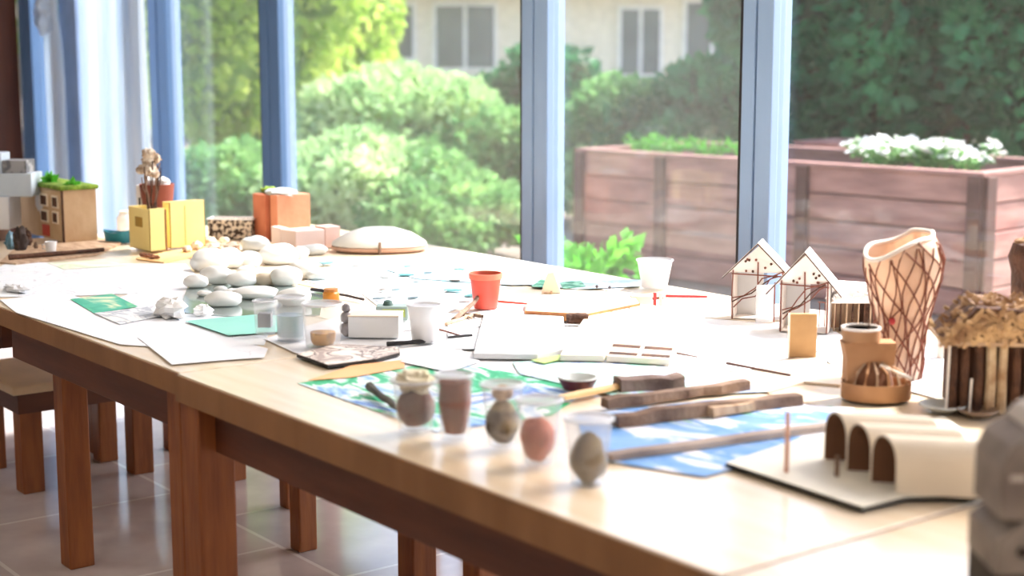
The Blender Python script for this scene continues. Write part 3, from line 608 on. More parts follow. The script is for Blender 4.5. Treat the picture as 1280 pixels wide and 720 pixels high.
stick('dark_stick','short black pencil in front of the frosted cup','pencil',(484,436),(539,432),.005,black,.01,3,0,8,taper=1)
stick('dark_stick','small black pencil left of the white book','pencil',(560,427),(590,424),.003,black,.009,3,0,8,taper=1)
stick('dark_stick','long dark brown stick at the left end before the mossy house','stick',(12,328),(130,318),.008,brown,.014,6,.1,8,taper=.8)
stick('dark_stick','thin dark pencil across the white sheets before the kraft piece','pencil',(908,459),(988,474),.0035,mat('brown_pencil',(96,68,62),.5),.008,4,.02,8,taper=.7)
stick('dark_stick','short dark pencil right of the folded boards','pencil',(846,445),(872,450),.0028,mat('brown_pencil',(96,68,62),.5),.006,3,0,8,taper=.7)
stick('red_stick','red stick lying right of the red pot','stick',(622,382),(660,385),.0035,red,.01,3,.05,8)
stick('red_stick','thin red tool handle pointing toward the card houses','tool',(832,374),(884,375),.004,mat('crimson',(190,60,64),.4),.008,4,.05,8)
stick('thin_stick','thin grey wire line in front of the white box','wire',(475,422),(520,417),.0018,mat('grey_wire',(130,120,120),.5),.008,3,.05)
stick('thin_stick','thin curved twig right of the frosted cup','twig',(548,416),(575,424),.002,wire,.008,4,.3)
for k,(a,b,r,lab) in enumerate([((568,405),(606,386),.007,'striped bark peel leaning against the red pot'),((558,410),(600,397),.005,'pale bark strip lying before the red pot'),((580,398),(611,402),.005,'short bark piece just right of the leaning peel'),((575,395),(590,404),.004,'small brown twig crossing the bark strips')]):
    stick('bark_piece',lab,'bark',a,b,r,driftp if k%2 else drift,.012,6,.3,7,za=.008,zb=.04 if k==0 else .01)
# red peg bits
p=P(822,390); t=thing('red_peg','little red and white clothes peg stood upright, behind the folded boards','peg',(p.x,p.y,T+.004),CY)
for sg in (-1,1): MB().box(-.004+sg*.007,.004+sg*.007,-.004,.004,0,.042).build('prong',[MC['crimson'],creamp][sg>0],t,bevel=.001)
MB().tube([(-.013,0,.028),(.013,0,.03)],.003,8).build('spring',wire,t)
# dark red dish
p=P(722,488); t=thing('oval_dish','shallow dish, white inside and dark red outside, behind the front cups','dish',(p.x,p.y,T+.0045),0)
MB().lathe([(0,0),(.026,0),(.036,.018),(.034,.018),(.025,.003),(0,.003)],32).build('outer_bowl',mat('burgundy',(110,48,52),.4),t,smooth=True)
MB().lathe([(0,.0042),(.024,.0042),(.033,.0186),(.036,.0195),(.034,.0215),(.031,.0196),(.022,.0058),(0,.0058)],32).build('white_lining',gst,t,smooth=True)
# mosaic board
def slab(name,label,cat,pts,m,edge,lay,th):
    w=[P(x,y) for x,y in pts]; c=sum(w,Vector())/len(w); t=thing(name,label,cat,(c.x,c.y,T+lay))
    q=[(p.x-c.x,p.y-c.y) for p in w]
    MB().prism(q,0,th).build('core',edge,t); MB().prism([(x*.985,y*.985) for x,y in q],th,th+.001).build('top_face',m,t); return t
mos=paint('mosaic_print',[(.38,(236,228,218)),(.45,(208,196,188)),(.5,(96,80,76)),(.54,(226,216,206)),(.6,(170,156,150))],16,seed=17)
slab('mosaic_board','dark edged board with grey mosaic pattern on the stepped seam','board',[(371,449),(420,436),(498,440),(500,447),(470,455),(410,463)],mos,black,.004,.006)
# vaulted base etc. later; white book
slab('white_book','thick blank white pad with a shadowed front edge in the middle','pad',[(592,452),(606,398),(704,398),(706,446),(672,453)],white,edgeg,.006,.010)
paper('paper_strip','lime green strip sticking out under the white pad','paper',[(664,455),(708,447),(712,452),(680,459)],mat('lime_paper',(186,214,120),.6),.0075)
# folded boards with slots
def slatboard(pts,label,nsl,slots,lay):
    w=[P(x,y) for x,y in pts]; c=sum(w,Vector())/4; t=thing('folded_board',label,'board',(c.x,c.y,T+lay))
    q=[p-c for p in w]   # front-left, front-right, back-right, back-left
    for k in range(nsl):
        a=k/nsl; b=(k+.94)/nsl
        l0=q[0].lerp(q[3],a); l1=q[0].lerp(q[3],b); r0=q[1].lerp(q[2],a); r1=q[1].lerp(q[2],b)
        MB().prism([(l0.x,l0.y),(r0.x,r0.y),(r1.x,r1.y),(l1.x,l1.y)],0,.012).build('slat',creamp,t,bevel=.0008)
    if slots:
        for u0,u1 in [(.02,.47),(.53,.98)]:
            for v0 in (.02,.14):
                a=q[0].lerp(q[1],u0).lerp(q[3].lerp(q[2],u0),v0); b=q[0].lerp(q[1],u1).lerp(q[3].lerp(q[2],u1),v0)
                c2=q[0].lerp(q[1],u1).lerp(q[3].lerp(q[2],u1),v0+.045); d2=q[0].lerp(q[1],u0).lerp(q[3].lerp(q[2],u0),v0+.045)
                MB().prism([(a.x,a.y),(b.x,b.y),(c2.x,c2.y),(d2.x,d2.y)],.012,.0128).build('dark_slot',brown,t)
    return t
slatboard([(700,455),(755,456),(788,390),(745,384)],'cream slatted board left of the slotted board','5'and 5,False,.0065)
slatboard([(758,456),(838,461),(860,395),(790,388)],'cream folded board with dark slots at its front end','5'and 5,True,.0065)
# rough wooden board + hollow piece
t=slab('wooden_board','flat cream wooden board with a raw brown front edge, right of the red pot','board',[(656,402),(660,384),(700,374),(790,378),(800,392),(732,406)],mat('cream_wood',(240,222,192),.6,(228,206,172),6),mat('raw_brown_edge',(196,136,84),.8,(140,84,50),20),.006,.018)
p=P(722,408); t=thing('hollow_bark','small dark hollow bark curl before the flat cream board','bark',(p.x,p.y,T+.008),CY)
MB().tube([(-.024,0,.010),(0,.002,.011),(.024,0,.010)],[.011,.012,.01],10).build('bark_curl',brown,t,smooth=True); MB().tube([(-.02,.006,.018),(.02,.006,.019)],[.004,.003],6).build('splinter',drift,t)
p=P(689,380); t=thing('triangle_block','pale wooden triangle block standing behind the flat cream board','block',(p.x,p.y,T+.0262),CY)
MB().prism_y([(-.024,0),(.024,0),(.006,.052),(-.008,.05)],0,.02).build('block_body',creamp,t,bevel=.001); MB().lathe([(0,0),(.003,0),(.003,.004),(0,.005)],10,(.0,-.002)).build('peg',driftp,t)
boxthing('wood_offcut','small cream wood offcut at the left of the red peg','block',802,385,.05,.03,.022,creamp,CY,z=.0065)
for px,py,lab in [(746,372,'dark bead on the white sheet, left of the pair'),(762,373,'dark bead on the white sheet, right of the pair')]:
    q=P(px,py); mb=MB(); mb.blob((0,0,.004),(.004,.004,.004),1,0,nu=10,nv=8); tag(mb.build('bead',mat('charcoal_twig',(80,74,78),.8),loc=(q.x,q.y,T+.024),smooth=True),lab,'bead','dark beads')
# ---------------------------------------------------------------- left end: boxes, house, yellow boxes
def facepx(x0,x1,y0,y1,pl): pass
p=P(80,306); s=mpp(p); print('house s',s)
hs=thing('mossy_house','brown cardboard house with a mossy green flat roof and little windows, at left','model house',(p.x,p.y,T+.008),0)
W1=.60*.5; 
card=mat('brown_card_wall',(206,180,146),.8,(186,154,118),8,bump=.2); moss=mat('moss',(140,170,60),.95,(96,128,40),30,bump=1,bscale=80)
Lx=.43; Ly=.114; hh=.165       # long side to the left along -x? front wall faces -y
MB().box(-Lx,0,0,Ly,0,hh).build('wall',card,hs,bevel=.002)
m=MB().box(-Lx-.008,.008,-.008,Ly+.008,hh,hh+.014); m.build('moss_roof',moss,hs,bevel=.005)
for x0,z0,ww in [(-.175,.108,.05),(-.075,.108,.04),(-.175,.056,.05),(-.075,.058,.036)]:
    f=MB().box(x0-.006,x0+ww+.006,-.004,0,z0-.003,z0+.037).build('window',creamp,hs); MB().box(x0+.002,x0+ww-.002,-.0055,-.003,z0+.002,z0+.031).build('pane',brown,f)
MB().box(-.17,-.115,-.005,0,.008,.045).build('door',mat('dull_red',(190,72,60),.7),hs,bevel=.001)
m=MB(); m.blob((-.2,-.001,.12),(.03,.002,.035),3,.3,3); m.build('pale_patch',edgeg,hs)
MB().box(-.003,.003,-.003,.003,0,hh).build('corner_strip',brown,hs)
for i,(x,y) in enumerate([(-.17,.03),(-.03,.05)]):
    rnd=random.Random(i); m=MB()
    def sf(): return Vector((x+rnd.uniform(-.008,.008),y,hh+.012)),Vector((rnd.uniform(-1,1),rnd.uniform(-1,1),1)).normalized()
    leaves(m,26,sf,.034-.008*i,rnd); m.build('little_plant',LF,hs)
card2=mat('pale_blue_grey_card',(196,208,218),.7,(170,184,198),5); dk=mat('dark_grey_card',(98,100,106),.8,(150,150,152),18,sharp=True)
q=back(12,318,.34); gx=thing('grey_box_tower','tower of pale grey boxes with a dark patterned box on top, at the left edge','model tower',(q.x,q.y,T+.001),CY)
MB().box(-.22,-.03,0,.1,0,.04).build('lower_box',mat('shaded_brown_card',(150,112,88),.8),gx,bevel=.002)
MB().box(-.22,.01,-.02,.11,.04,.145).build('middle_box',edgeg,gx,bevel=.003)
MB().box(-.22,.085,-.01,.11,.145,.22).build('upper_box',card2,gx,bevel=.003)
MB().box(-.01,.068,0,.09,.22,.262).build('patterned_box',dk,gx,bevel=.002)
MB().box(-.22,-.012,0,.09,.22,.285).build('top_box',card2,gx,bevel=.003)
# small figures
for x,y,h,m_,lab,nm,ct in [(14,318,.055,mat('blue_glass',(120,160,180),.2,(70,110,130),20),'little blue glass lump at the left edge of the table','glass_lump','glass lump'),(26,320,.075,mat('black_brown_clay',(56,42,36),.8),'small black tree figure in front of the mossy house','toy_tree','toy figure'),(34,313,.055,brown,'small dark brown stump figure beside the house wall','toy_stump','toy figure'),(45,315,.022,drift,'tiny grey pebble before the house door','pebble','pebble')]:
    q=P(x,y); mb=MB(); mb.blob((0,0,h*.5),(h*.28,h*.28,h*.5),hash_(lab)%50,.3,2.6,flat=True); tag(mb.build(nm,m_,loc=(q.x,q.y,T+.008),smooth=True),lab,ct)
q=P(64,319); t=thing('small_cup','tiny white cup standing on the board before the mossy house','cup',(q.x,q.y,T+.008)); MB().lathe([(0,0),(.014,0),(.018,.034),(.016,.034),(.012,.003),(0,.003)],20).build('cup_wall',white,t,smooth=True); MB().tube([(.016,0,.026),(.026,0,.024),(.025,0,.012),(.015,0,.01)],.0022,6).build('handle',white,t,smooth=True); t.rotation_euler=(0,0,CY+PI)
# teal boat
q=P(147,304); t=thing('teal_boat','teal blue folded boat shaped tray left of the yellow boxes','tray',(q.x,q.y,T+.002),CY-.1)
tl=mat('teal_card',(40,140,160),.5,(30,124,146),4)
def boat(L,W,H,th):
    vs=[];fs=[];n=9
    for k in range(n):
        u=-1+2*k/(n-1); w=W*(1-abs(u)**2.5)+.004; z=H*(1+.25*u*u)
        vs+=[(u*L*.86,-w*.6,0),(u*L*.86,w*.6,0),(u*L,w,z),(u*L,w-th,z),(u*L*.84,w*.5-th,th),(u*L*.84,-w*.5+th,th),(u*L,-w+th,z),(u*L,-w,z)]
    for k in range(n-1):
        for j in range(8): fs.append((k*8+j,(k+1)*8+j,(k+1)*8+(j+1)%8,k*8+(j+1)%8))
    fs.append(tuple(range(8))); fs.append(tuple((n-1)*8+7-j for j in range(8)))
    return MB().add(vs,fs)
boat(.045,.028,.034,.003).build('hull',tl,t); MB().box(-.03,.03,-.012,.012,.004,.03).build('contents',gst,t)
# white lantern-like jar
q=P(158,293); t=thing('glass_jar','clear white jar behind the teal boat','jar',(q.x,q.y,T+.002)); MB().lathe([(0,0),(.025,0),(.03,.01),(.03,.055),(.02,.068),(.018,.068),(.028,.054),(.028,.012),(0,.003)],28).build('jar_wall',frost2,t,smooth=True); MB().lathe([(0,.068),(.021,.068),(.021,.078),(0,.08)],24).build('lid',gst,t,smooth=True)
# yellow boxes
yel=mat('yellow_card',(246,228,158),.65,(240,218,142),5); yel2=mat('yellow_card_fold',(226,190,90),.7)
p=P(188,318)
def ybox(name,label,x0,y0,w,d,h,open_=True):
    t=thing(name,label,'box',(x0,y0,T+.008),0)
    MB().box(-w,0,0,.003,0,h).box(-w,0,d-.003,d,0,h).box(-w,-w+.003,0,d,0,h).box(-.003,0,0,d,0,h*1.02).box(-w,0,0,d,0,.003).build('card_walls',yel,t,bevel=.0006)
    return t
t=ybox('yellow_box','smaller yellow card box with twigs rising out of it',p.x,p.y,.150,.052,.128)
MB().box(-.10,-.05,-.0012,0,.07,.10).build('dark_patch',mat('ochre',(176,140,60),.8),t); MB().tube([(-.004,.056,0),(-.004,.056,.125)],.002,5).build('back_seam',wire,t)
q=P(212,314)
t=ybox('yellow_box','larger yellow card box standing right of the twig filled one',q.x+.005,q.y+.002,.05,.118,.142); MB().box(0,.0008,.05,.052,0,.13).build('fold_line',yel2,t)
# twig tree rising from small box
t=thing('twig_tree','bare brown twigs with a white fluffy top rising from the smaller yellow box','twigs',(p.x-.05,p.y+.026,T+.012),0)
rnd=random.Random(4)
for k in range(12):
    a=rnd.uniform(0,2*PI); pts=[(math.cos(a)*.006,math.sin(a)*.006,0)]
    for j in range(1,7): pts.append((math.cos(a)*.0055*j+rnd.uniform(-.006,.006),math.sin(a)*.0055*j+rnd.uniform(-.006,.006),.045*j*(.8+.2*rnd.random())))
    MB().tube(pts,[.004-.0004*j for j in range(7)],5).build('twig',brown if k%2 else drift,t)
m=MB()
for k in range(16): m.blob((rnd.uniform(-.03,.03),rnd.uniform(-.02,.02),.23+rnd.uniform(0,.07)),(.015,.015,.014),k,.3,3,nu=9,nv=7)
m.build('fluffy_top',mat('dried_blossom',(240,228,210),.9,(176,148,122),60,bump=.8),t)
qq=back(199,318,.34)
t=thing('red_brown_pot','dark red clay pot with white paper and straw behind the yellow boxes','pot',(qq.x,qq.y,T+.002),0)
rb=mat('oxblood_clay',(140,70,52),.7,(104,46,34),6)
MB().lathe([(0,0),(.035,0),(.045,.09),(.056,.185),(.05,.185),(.04,.1),(.03,.006),(0,.006)],28).build('pot_body',rb,t,smooth=True)
for k in range(3): m=MB(); m.blob((-.028+.028*k,-.012+.012*k,.19),(.018,.016,.016),k,.3,3,nu=12,nv=8); m.build('tissue',white,t)
q=P(171,303); t=thing('white_card_tower','narrow white card tower with a dark slit left of the twig tree','model tower',(q.x-.02,q.y+.03,T+.002),CY)
MB().box(-.016,.016,0,.03,0,.18).build('tower_body',white,t,bevel=.001); MB().box(-.009,-.003,-.001,0,.06,.14).build('slit',gasket,t)
# crumbs at yellow box foot
q=P(186,324); mb=MB(); rnd=random.Random(2)
for k in range(40):
    a=Vector((rnd.uniform(-.06,.05),rnd.gauss(0,.008),.004)); mb.blob(a,(.006,.005,.004),k,.3,3,nu=6,nv=4)
tag(mb.build('bark_crumbs',mat('crumb_brown',(150,92,58),.9,(84,52,34),40),loc=(q.x,q.y,T+.006)),'brown bark crumbs scattered along the foot of the smaller yellow box','crumbs',kind='stuff')
# pebble tray
q=P(281,300); t=thing('pebble_tray','dark tray filled with brown white speckled pebbles left of the red clay box','tray',(q.x,q.y+.02,T+.002),CY-.12)
MB().box(-.075,.075,0,.07,0,.062).build('pebble_fill',mat('speckled_pebbles',(226,214,200),.7,(58,42,36),70,bump=.8,sharp=True),t,bevel=.003)
MB().box(-.078,.078,-.003,.0,.062,.067).box(-.078,.078,.07,.073,.062,.067).box(-.078,-.075,0,.07,.062,.067).box(.075,.078,0,.07,.062,.067).build('white_rim',edgeg,t)
# terracotta box
q=P(341,303); tc_=mat('terracotta_clay',(206,128,98),.8,(192,112,82),12,bump=.3)
t=thing('terracotta_box','terracotta clay box with a recess and white cloth on top, behind the pink block','clay box',(q.x-.035,q.y+.0,T+.002),0)
s=mpp(q)
MB().box(-.095,-.012,0,.14,0,.148).box(-.012,.0,.03,.14,0,.148).build('box_body',tc_,t,bevel=.003)
MB().box(.0,.045,.012,.135,0,.15).build('side_wall',mat('light_terracotta',(222,150,118),.8,(210,136,104),12,bump=.2),t,bevel=.003)
m=MB(); m.blob((-.01,.06,.152),(.06,.05,.016),3,.15,2.5); m.build('white_cloth',gst,t,smooth=True)
m=MB(); m.blob((-.07,.05,.156),(.03,.025,.012),8,.3,3); m.build('green_moss',moss,t,smooth=True)
q=P(367,312); pk=mat('pale_pink_plaster',(236,214,206),.7,(226,202,194),5)
t=thing('pink_block','pale pink plaster block with an open box beside it, before the terracotta box','block',(q.x-.035,q.y-.025,T+.003),0)
MB().prism_y([(-.062,0),(.0,0),(.0,.062),(-.062,.064)],0,.03).build('front_block',pk,t,bevel=.003)
MB().prism([(0.0,0),(.075,.01),(.09,.105),(.0,.1)],0,.06).build('side_block',pk,t,bevel=.003)
MB().box(.02,.085,.11,.165,0,.066).build('rear_block',mat('deeper_pink_plaster',(222,190,178),.7),t,bevel=.002)
# white plaster disc
q=P(476,316); t=thing('plaster_disc','large white domed plaster disc with a clay edge at the back of the tables','plaster disc',(q.x-.04,q.y+.02,T+.003),CY+.05)
s=mpp(q)
m=MB(); m.M=Matrix.Diagonal((1.28,.82,1,1)); m.lathe([(0,.004),(.09,.006),(.115,.018),(.112,.028),(.08,.054),(.04,.07),(0,.074)],40); m.build('dome',mat('white_plaster',(244,242,236),.6),t,smooth=True)
m=MB(); m.M=Matrix.Diagonal((1.28,.82,1,1)); m.lathe([(0,0),(.105,0),(.116,.006),(.116,.014),(.1,.016),(0,.016)],40); m.build('clay_edge',mat('pinkish_clay_edge',(214,172,150),.8),t,smooth=True)
MB().tube([(.004,-.098,.0),(.006,-.1,.036)],.0045,7).build('short_peg',drift,t,smooth=True)
# ---------------------------------------------------------------- card houses at right
edgew=mat('house_white_card',(240,232,224),.7,(230,220,212),8); panel=mat('milky_panel',(222,222,222),.5)
def card_house(px,py,w,hp,ha,dp,over,label,rot,extra=0):
    q=P(px,py); t=thing('card_house',label,'model house',(q.x,q.y,T+.0045),rot)
    h=w/2; th=.003
    for x in (-h,h-.006): MB().box(x,x+.006,0,dp,0,hp).build('side_wall',edgew,t,bevel=.0005)
    MB().box(-h+.006,h*.1,dp-.003,dp,0,hp).build('back_wall',panel,t)
    MB().prism_y([(-h-over*.6,hp-over*.5),(0,ha-.004),(h+over*.6,hp-over*.5),(h,hp-over*.2),(-h,hp-over*.2)],0,.003).build('front_gable',edgew,t)
    MB().prism_y([(-h,hp),(0,ha-.006),(h,hp)],dp-.003,dp).build('rear_gable',edgew,t)
    for sg in (-1,1):
        e=(h+over)*sg; sl=(ha-hp)/h; ze=ha-sl*(h+over)
        MB().prism_y([(0,ha),(e,ze),(e,ze+.005),(0,ha+.0055)],-.012,dp+.012).build('roof_panel',edgew,t)
        MB().tube([(0,-.0125,ha+.002),(e,-.0125,ze+.002)],.0013,5).build('dark_edge',brown,t)
    rnd=random.Random(px)
    for x in (-h+.003,0,h-.003): MB().tube([(x,-.002,0),(x+rnd.uniform(-.002,.002),-.003,hp*.5),(x,-.002,hp+(.02 if x==0 else 0))],.0017,5).build('wire',wire,t)
    MB().tube([(-h,-.003,hp*.93),(h,-.003,hp*.9)],.0016,5).build('wire',wire,t)
    for k in range(3):
        pts=[(-h+rnd.uniform(0,.012)+(2*h-.012)*u/5,-.004+.002*math.sin(u*3),.01+.008*k+hp*(.15+.14*u+.05*math.sin(u*2+k))) for u in range(6)]
        MB().tube([(x,y,min(z,hp)) for x,y,z in pts],.0015,5).build('twisted_wire',wire if k!=1 else brown,t)
    for k in range(8): 
        m=MB(); m.blob((0,0,0),(.003,.002,.003),k,.2,nu=6,nv=4); o=m.build('glued_bit',brown if k%2 else wire,t); o.location=(rnd.uniform(-h*.6,h*.6),-.002,hp+rnd.uniform(-.004,(ha-hp)*.45))
    MB().box(-h,h,0,dp,0,.002).build('base',edgew,t)
    return t
RH=CY-PI/2+1.1
card_house(946,402,.118,.112,.172,.06,.02,'white card house with wire frame, left of the two gabled houses',CY-.28)
card_house(1004,418,.105,.112,.172,.07,.028,'white card house with steep gable and brown wires, right of the two gabled houses',CY-.3)
q=P(962,404); t=thing('milk_panel','translucent white panel standing between the two gabled card houses','panel',(q.x,q.y-.02,T+.0045),CY+.1)
MB().box(-.018,.022,0,.003,0,.085).build('sheet',frost2,t); MB().tube([(.024,0,0),(.024,0,.09)],.0018,5).build('edge_wire',wire,t)
# low hut
q=P(1068,416); t=thing('low_hut','low card hut with a frayed white roof on thin posts, behind the round vase','model hut',(q.x,q.y,T+.0035),CY)
for k in range(7):
    x=-.045+.013*k; MB().tube([(x,0,0),(x+.001,0,.062)],.0022,5).build('post',brown if k%2 else driftp,t)
MB().box(.02,.045,.004,.05,0,.06).build('dark_wall',brown,t,bevel=.001); MB().box(-.046,.02,.045,.05,0,.06).build('back_wall',driftp,t)
MB().prism_y([(-.056,.062),(.056,.062),(.034,.1),(-.028,.104)],-.008,.06).build('roof',edgew,t,bevel=.004)
m=MB(); rnd=random.Random(8)
for k in range(60):
    x=rnd.uniform(-.05,.05); z=.068+.034*rnd.random()*(1-abs(x)/.06)**.5; m.tube([(x,-.01,z),(x+rnd.uniform(-.012,.012),-.014,z+rnd.uniform(-.003,.009))],.0012,4)
tag(m.build('frayed_edge',white,t),kind='stuff'); 
q=P(1035,412); t=thing('wire_fence','small fence of dark wire bars between the gabled house and the low hut','model fence',(q.x,q.y,T+.0035),CY)
for k in range(4): MB().tube([(-.02+.012*k,0,0),(-.02+.012*k,0,.058)],.0013,5).build('bar',wire,t)
MB().tube([(-.024,0,.058),(.02,0,.056)],.0015,5).build('top_rail',wire,t)
# kraft upright
q=P(1003,450); t=thing('kraft_block','plain kraft brown card block standing upright on the white sheets','block',(q.x,q.y,T+.0035),CY)
MB().box(-.0275,.0275,0,.014,0,.089).build('card_body',kraft,t,bevel=.0012); MB().box(-.028,-.0262,-.0006,.0146,0,.089).build('pale_edge',creamp,t)
# net vase
q=P(1124,474); s=mpp(q); t=thing('net_vase','tall pale paper vase wrapped in a net of brown wire with a slanted open top','vase',(q.x,q.y,T+.002),CY)
Z=.272
PR=[(.037,0),(.040,.03),(.041,.08),(.047,.12),(.057,.16),(.066,.2),(.068,.225),(.060,.255),(.046,.275)]
def vr(z):
    for (r0,z0),(r1,z1) in zip(PR,PR[1:]):
        if z<=z1: u=(z-z0)/(z1-z0); u2=u*u*(3-2*u)*.4+u*.6; return r0+(r1-r0)*u2
    return PR[-1][0]
def vtop(a): # slanted rim: lowest at front left
    return .258-.026*math.cos(a-math.radians(190))+.007*math.sin(3*a)
def vp(a,z,o=0): r=vr(z)+o; return (r*math.cos(a)*1.06,r*math.sin(a),z)
vs=[];fs=[];nu=48;nv=26
for j in range(nv+1):
    for k in range(nu): a=2*PI*k/nu; vs.append(vp(a,min(vtop(a),.275)*j/nv))
for j in range(nv):
    for k in range(nu): fs.append((j*nu+k,j*nu+(k+1)%nu,(j+1)*nu+(k+1)%nu,(j+1)*nu+k))
vpap=mat('vase_paper',(244,226,212),.7,(238,214,192),6,trans=.4)
MB().add(vs,fs).build('paper_skin',vpap,t,smooth=True,solid=.0015)
m=MB()
for k in range(30):
    a0=2*PI*k/30; pts=[]
    for j in range(14):
        z=.272*j/13; a=a0+.12*math.sin(z*40+k*1.7)+z*1.2
        if z<vtop(a): pts.append(vp(a,z,.0015))
    if len(pts)>2: m.tube(pts,.0013,5)
for k in range(9):
    for sg in (1,):
        a0=2*PI*k/9; pts=[]
        for j in range(30):
            z=.02+.25*j/29; a=a0-z*13+.1*math.sin(k+z*30)
            if z<vtop(a)-.002: pts.append(vp(a,z,.002))
            elif len(pts)>2: break
        if len(pts)>2: m.tube(pts,.0015,5)
for k in range(7):
    a0=2*PI*k/7+.3; pts=[]
    for j in range(14):
        z=.01+.13*j/13; a=a0+z*10+.15*math.sin(k*2+z*50); pts.append(vp(a,z,.002))
    m.tube(pts,.0013,5)
m.build('wire_net',wire,t,smooth=True)
pts=[vp(2*PI*k/40,min(vtop(2*PI*k/40),.275),.001) for k in range(41)]
m=MB(); m.tube(pts,.0042,7); m.build('plaster_rim',edgew,t,smooth=True)
m=MB(); m.blob(vp(math.radians(238),.115,.003),(.006,.005,.007),2,.1,nu=10,nv=7); m.build('red_knot',MC['crimson'],t)
# curved kraft tower
q=P(1090,502); t=thing('curved_card_tower','kraft card tower with arched fins and a round tray on top, before the net vase','model tower',(q.x,q.y+.01,T+.005),CY)
kr=mat('warm_kraft',(198,150,108),.75,(178,130,90),12,trans=.15)
m=MB(); m.M=Matrix.Diagonal((1.05,.8,1,1)); m.lathe([(.056,0),(.058,.002),(.058,.030),(.056,.030),(.056,0)],40); m.build('curved_base',kr,t,smooth=True)
m=MB(); m.M=Matrix.Diagonal((1.05,.8,1,1)); m.lathe([(0,0),(.056,0),(.056,.003),(0,.003)],40); m.build('floor_disc',kr,t)
for k in range(7):
    a=math.radians(195+22*k); x=math.cos(a)*.056; y=math.sin(a)*.043
    MB().tube([(x,y,.028),(x*.85,y*.85,.05),(x*.35-.006,y*.35,.066)],[.003,.0026,.002],5).build('fin',[kr,driftp][k%2],t)
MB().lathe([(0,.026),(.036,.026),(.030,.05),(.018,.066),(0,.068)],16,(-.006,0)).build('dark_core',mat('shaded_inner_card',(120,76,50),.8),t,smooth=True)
MB().prism_y([(-.055,.0),(-.028,.0),(-.03,.06),(.028,.062),(.03,.1),(-.062,.1),(-.055,.07)],-.012,.03).build('upper_frame',kr,t,bevel=.001)
m=MB(); m.lathe([(0,.100),(.030,.100),(.033,.102),(.033,.122),(.031,.122),(.031,.103),(0,.103)],32,(-.028,.008)); m.build('round_tray',kr,t,smooth=True)
m=MB(); m.lathe([(.031,.1215),(.034,.1215),(.034,.1255),(.031,.1255),(.031,.1215)],32,(-.028,.008)); m.build('white_rim',edgew,t,smooth=True)
MB().tube([(-.018,.0,.103),(-.016,.0,.14)],.0018,6).build('thin_pin',drift,t)
MB().tube([(.0,-.02,.062),(.055,-.028,.04)],.0035,6).build('white_roll',edgew,t)
# bark hut
q=P(1222,520); t=thing('bark_hut','brown bark hut with a shaggy roof of wood chips at the right','model hut',(q.x+.02,q.y+.03,T+.004),CY-.12)
MB().box(-.075,.14,.012,.12,0,.118).build('inner_wall',mat('dark_brown_card',(84,48,30),.85,(56,32,20),6),t)
pale=mat('pale_bark',(206,186,156),.85,(150,116,84),22,bump=.7)
for k in range(11):
    x=-.078+.0205*k; rnd=random.Random(k+3); w=rnd.uniform(.014,.019)
    mm=pale if k in (3,4,8) else brown
    m=MB(); m.tube([(x,.002,0),(x+rnd.uniform(-.002,.002),0,.06),(x,.004,.12)],[w*.55,w*.5,w*.45],7); m.build('bark_column',mm,t)
for x in (-.088,-.05): MB().tube([(x,-.01,0),(x+.002,-.008,.118 if x<-.08 else .06)],.0022,5).build('white_stick',edgew,t)
MB().prism([(-.1,-.022),(.16,-.022),(.16,.14),(-.1,.14)],.118,.124).build('eave_board',driftp,t)
MB().prism_y([(-.098,.124),(.158,.124),(.1,.175),(-.045,.182)],-.018,.135).build('roof_core',brown,t)
m=MB(); rnd=random.Random(11)
for k in range(420):
    u=rnd.random(); v=rnd.random()
    if rnd.random()<.55:   # front slope face
        x=-.096+.25*u; zt=.124+min(1,(x+.098)/.053,(.158-x)/.058)*.052; z=.124+(zt-.124)*v; y=-.019
    else: x=-.096+.25*u; zt=.126+min(1,(x+.098)/.053,(.158-x)/.058)*.052; z=zt; y=-.02+.15*v
    a=rnd.uniform(-1,1); L=rnd.uniform(.009,.016); dx=math.cos(a)*L; dz=math.sin(a)*L*.5
    m.M=Matrix.Translation((x,y,z))@Matrix.Rotation(rnd.uniform(-.6,.6),4,'Z')@Matrix.Rotation(rnd.uniform(-1,1),4,'Y')@Matrix.Rotation(rnd.uniform(-.5,.2),4,'X')
    m.box(-L,L,-.002,.001,-.003,.003)
tag(m.build('wood_chip_thatch',mat('tan_chips',(206,172,128),.8,(122,84,56),16,bump=.3),t),kind='stuff')
q=back(1291,470,.12); t=thing('clay_tower','dark brown rough clay tower behind the bark hut at the right edge','model tower',(q.x,q.y,T+.002),CY)
m=MB(); m.lathe([(0,0),(.05,0),(.048,.1),(.05,.18),(.055,.21),(.048,.235),(.03,.24),(0,.235)],18); m.v=[(x*(1+.1*noise.noise(Vector((x*40,y*40,z*30)))),y,z+.006*noise.noise(Vector((x*60,y*60,1)))) for x,y,z in m.v]; m.build('clay_body',brown,t,smooth=True)
m=MB()
for k in range(8): m.blob((math.cos(k)*.035,math.sin(k)*.035,.236),(.014,.014,.01),k,.3,3,nu=8,nv=6)
m.build('bark_crest',mat('tan_chips',(206,172,128)),t)
# white saucers
for x,y,r,m_,lab in [(1178,516,.04,gst,'shallow white saucer before the bark hut'),(1222,523,.034,mat('brown_saucer',(140,116,96),.5),'shallow brown saucer right of the white one')]:
    q=P(x,y); t=thing('saucer',lab,'saucer',(q.x,q.y,T+.004)); MB().lathe([(0,0),(r*.5,0),(r,.010),(r*.97,.0125),(r*.5,.003),(0,.003)],32).build('saucer_body',m_,t,smooth=True)
# white post
q=P(1163,450); t=thing('white_post','short white card tube standing between the net vase and the bark hut','card tube',(q.x+.01,q.y+.02,T+.002),CY); MB().lathe([(.009,0),(.009,.06),(.008,.06),(.008,0),(.009,0)],20).build('tube_wall',edgew,t,smooth=True); MB().lathe([(0,.06),(.0095,.06),(.0095,.063),(0,.063)],20).build('cap',gst,t,smooth=True)
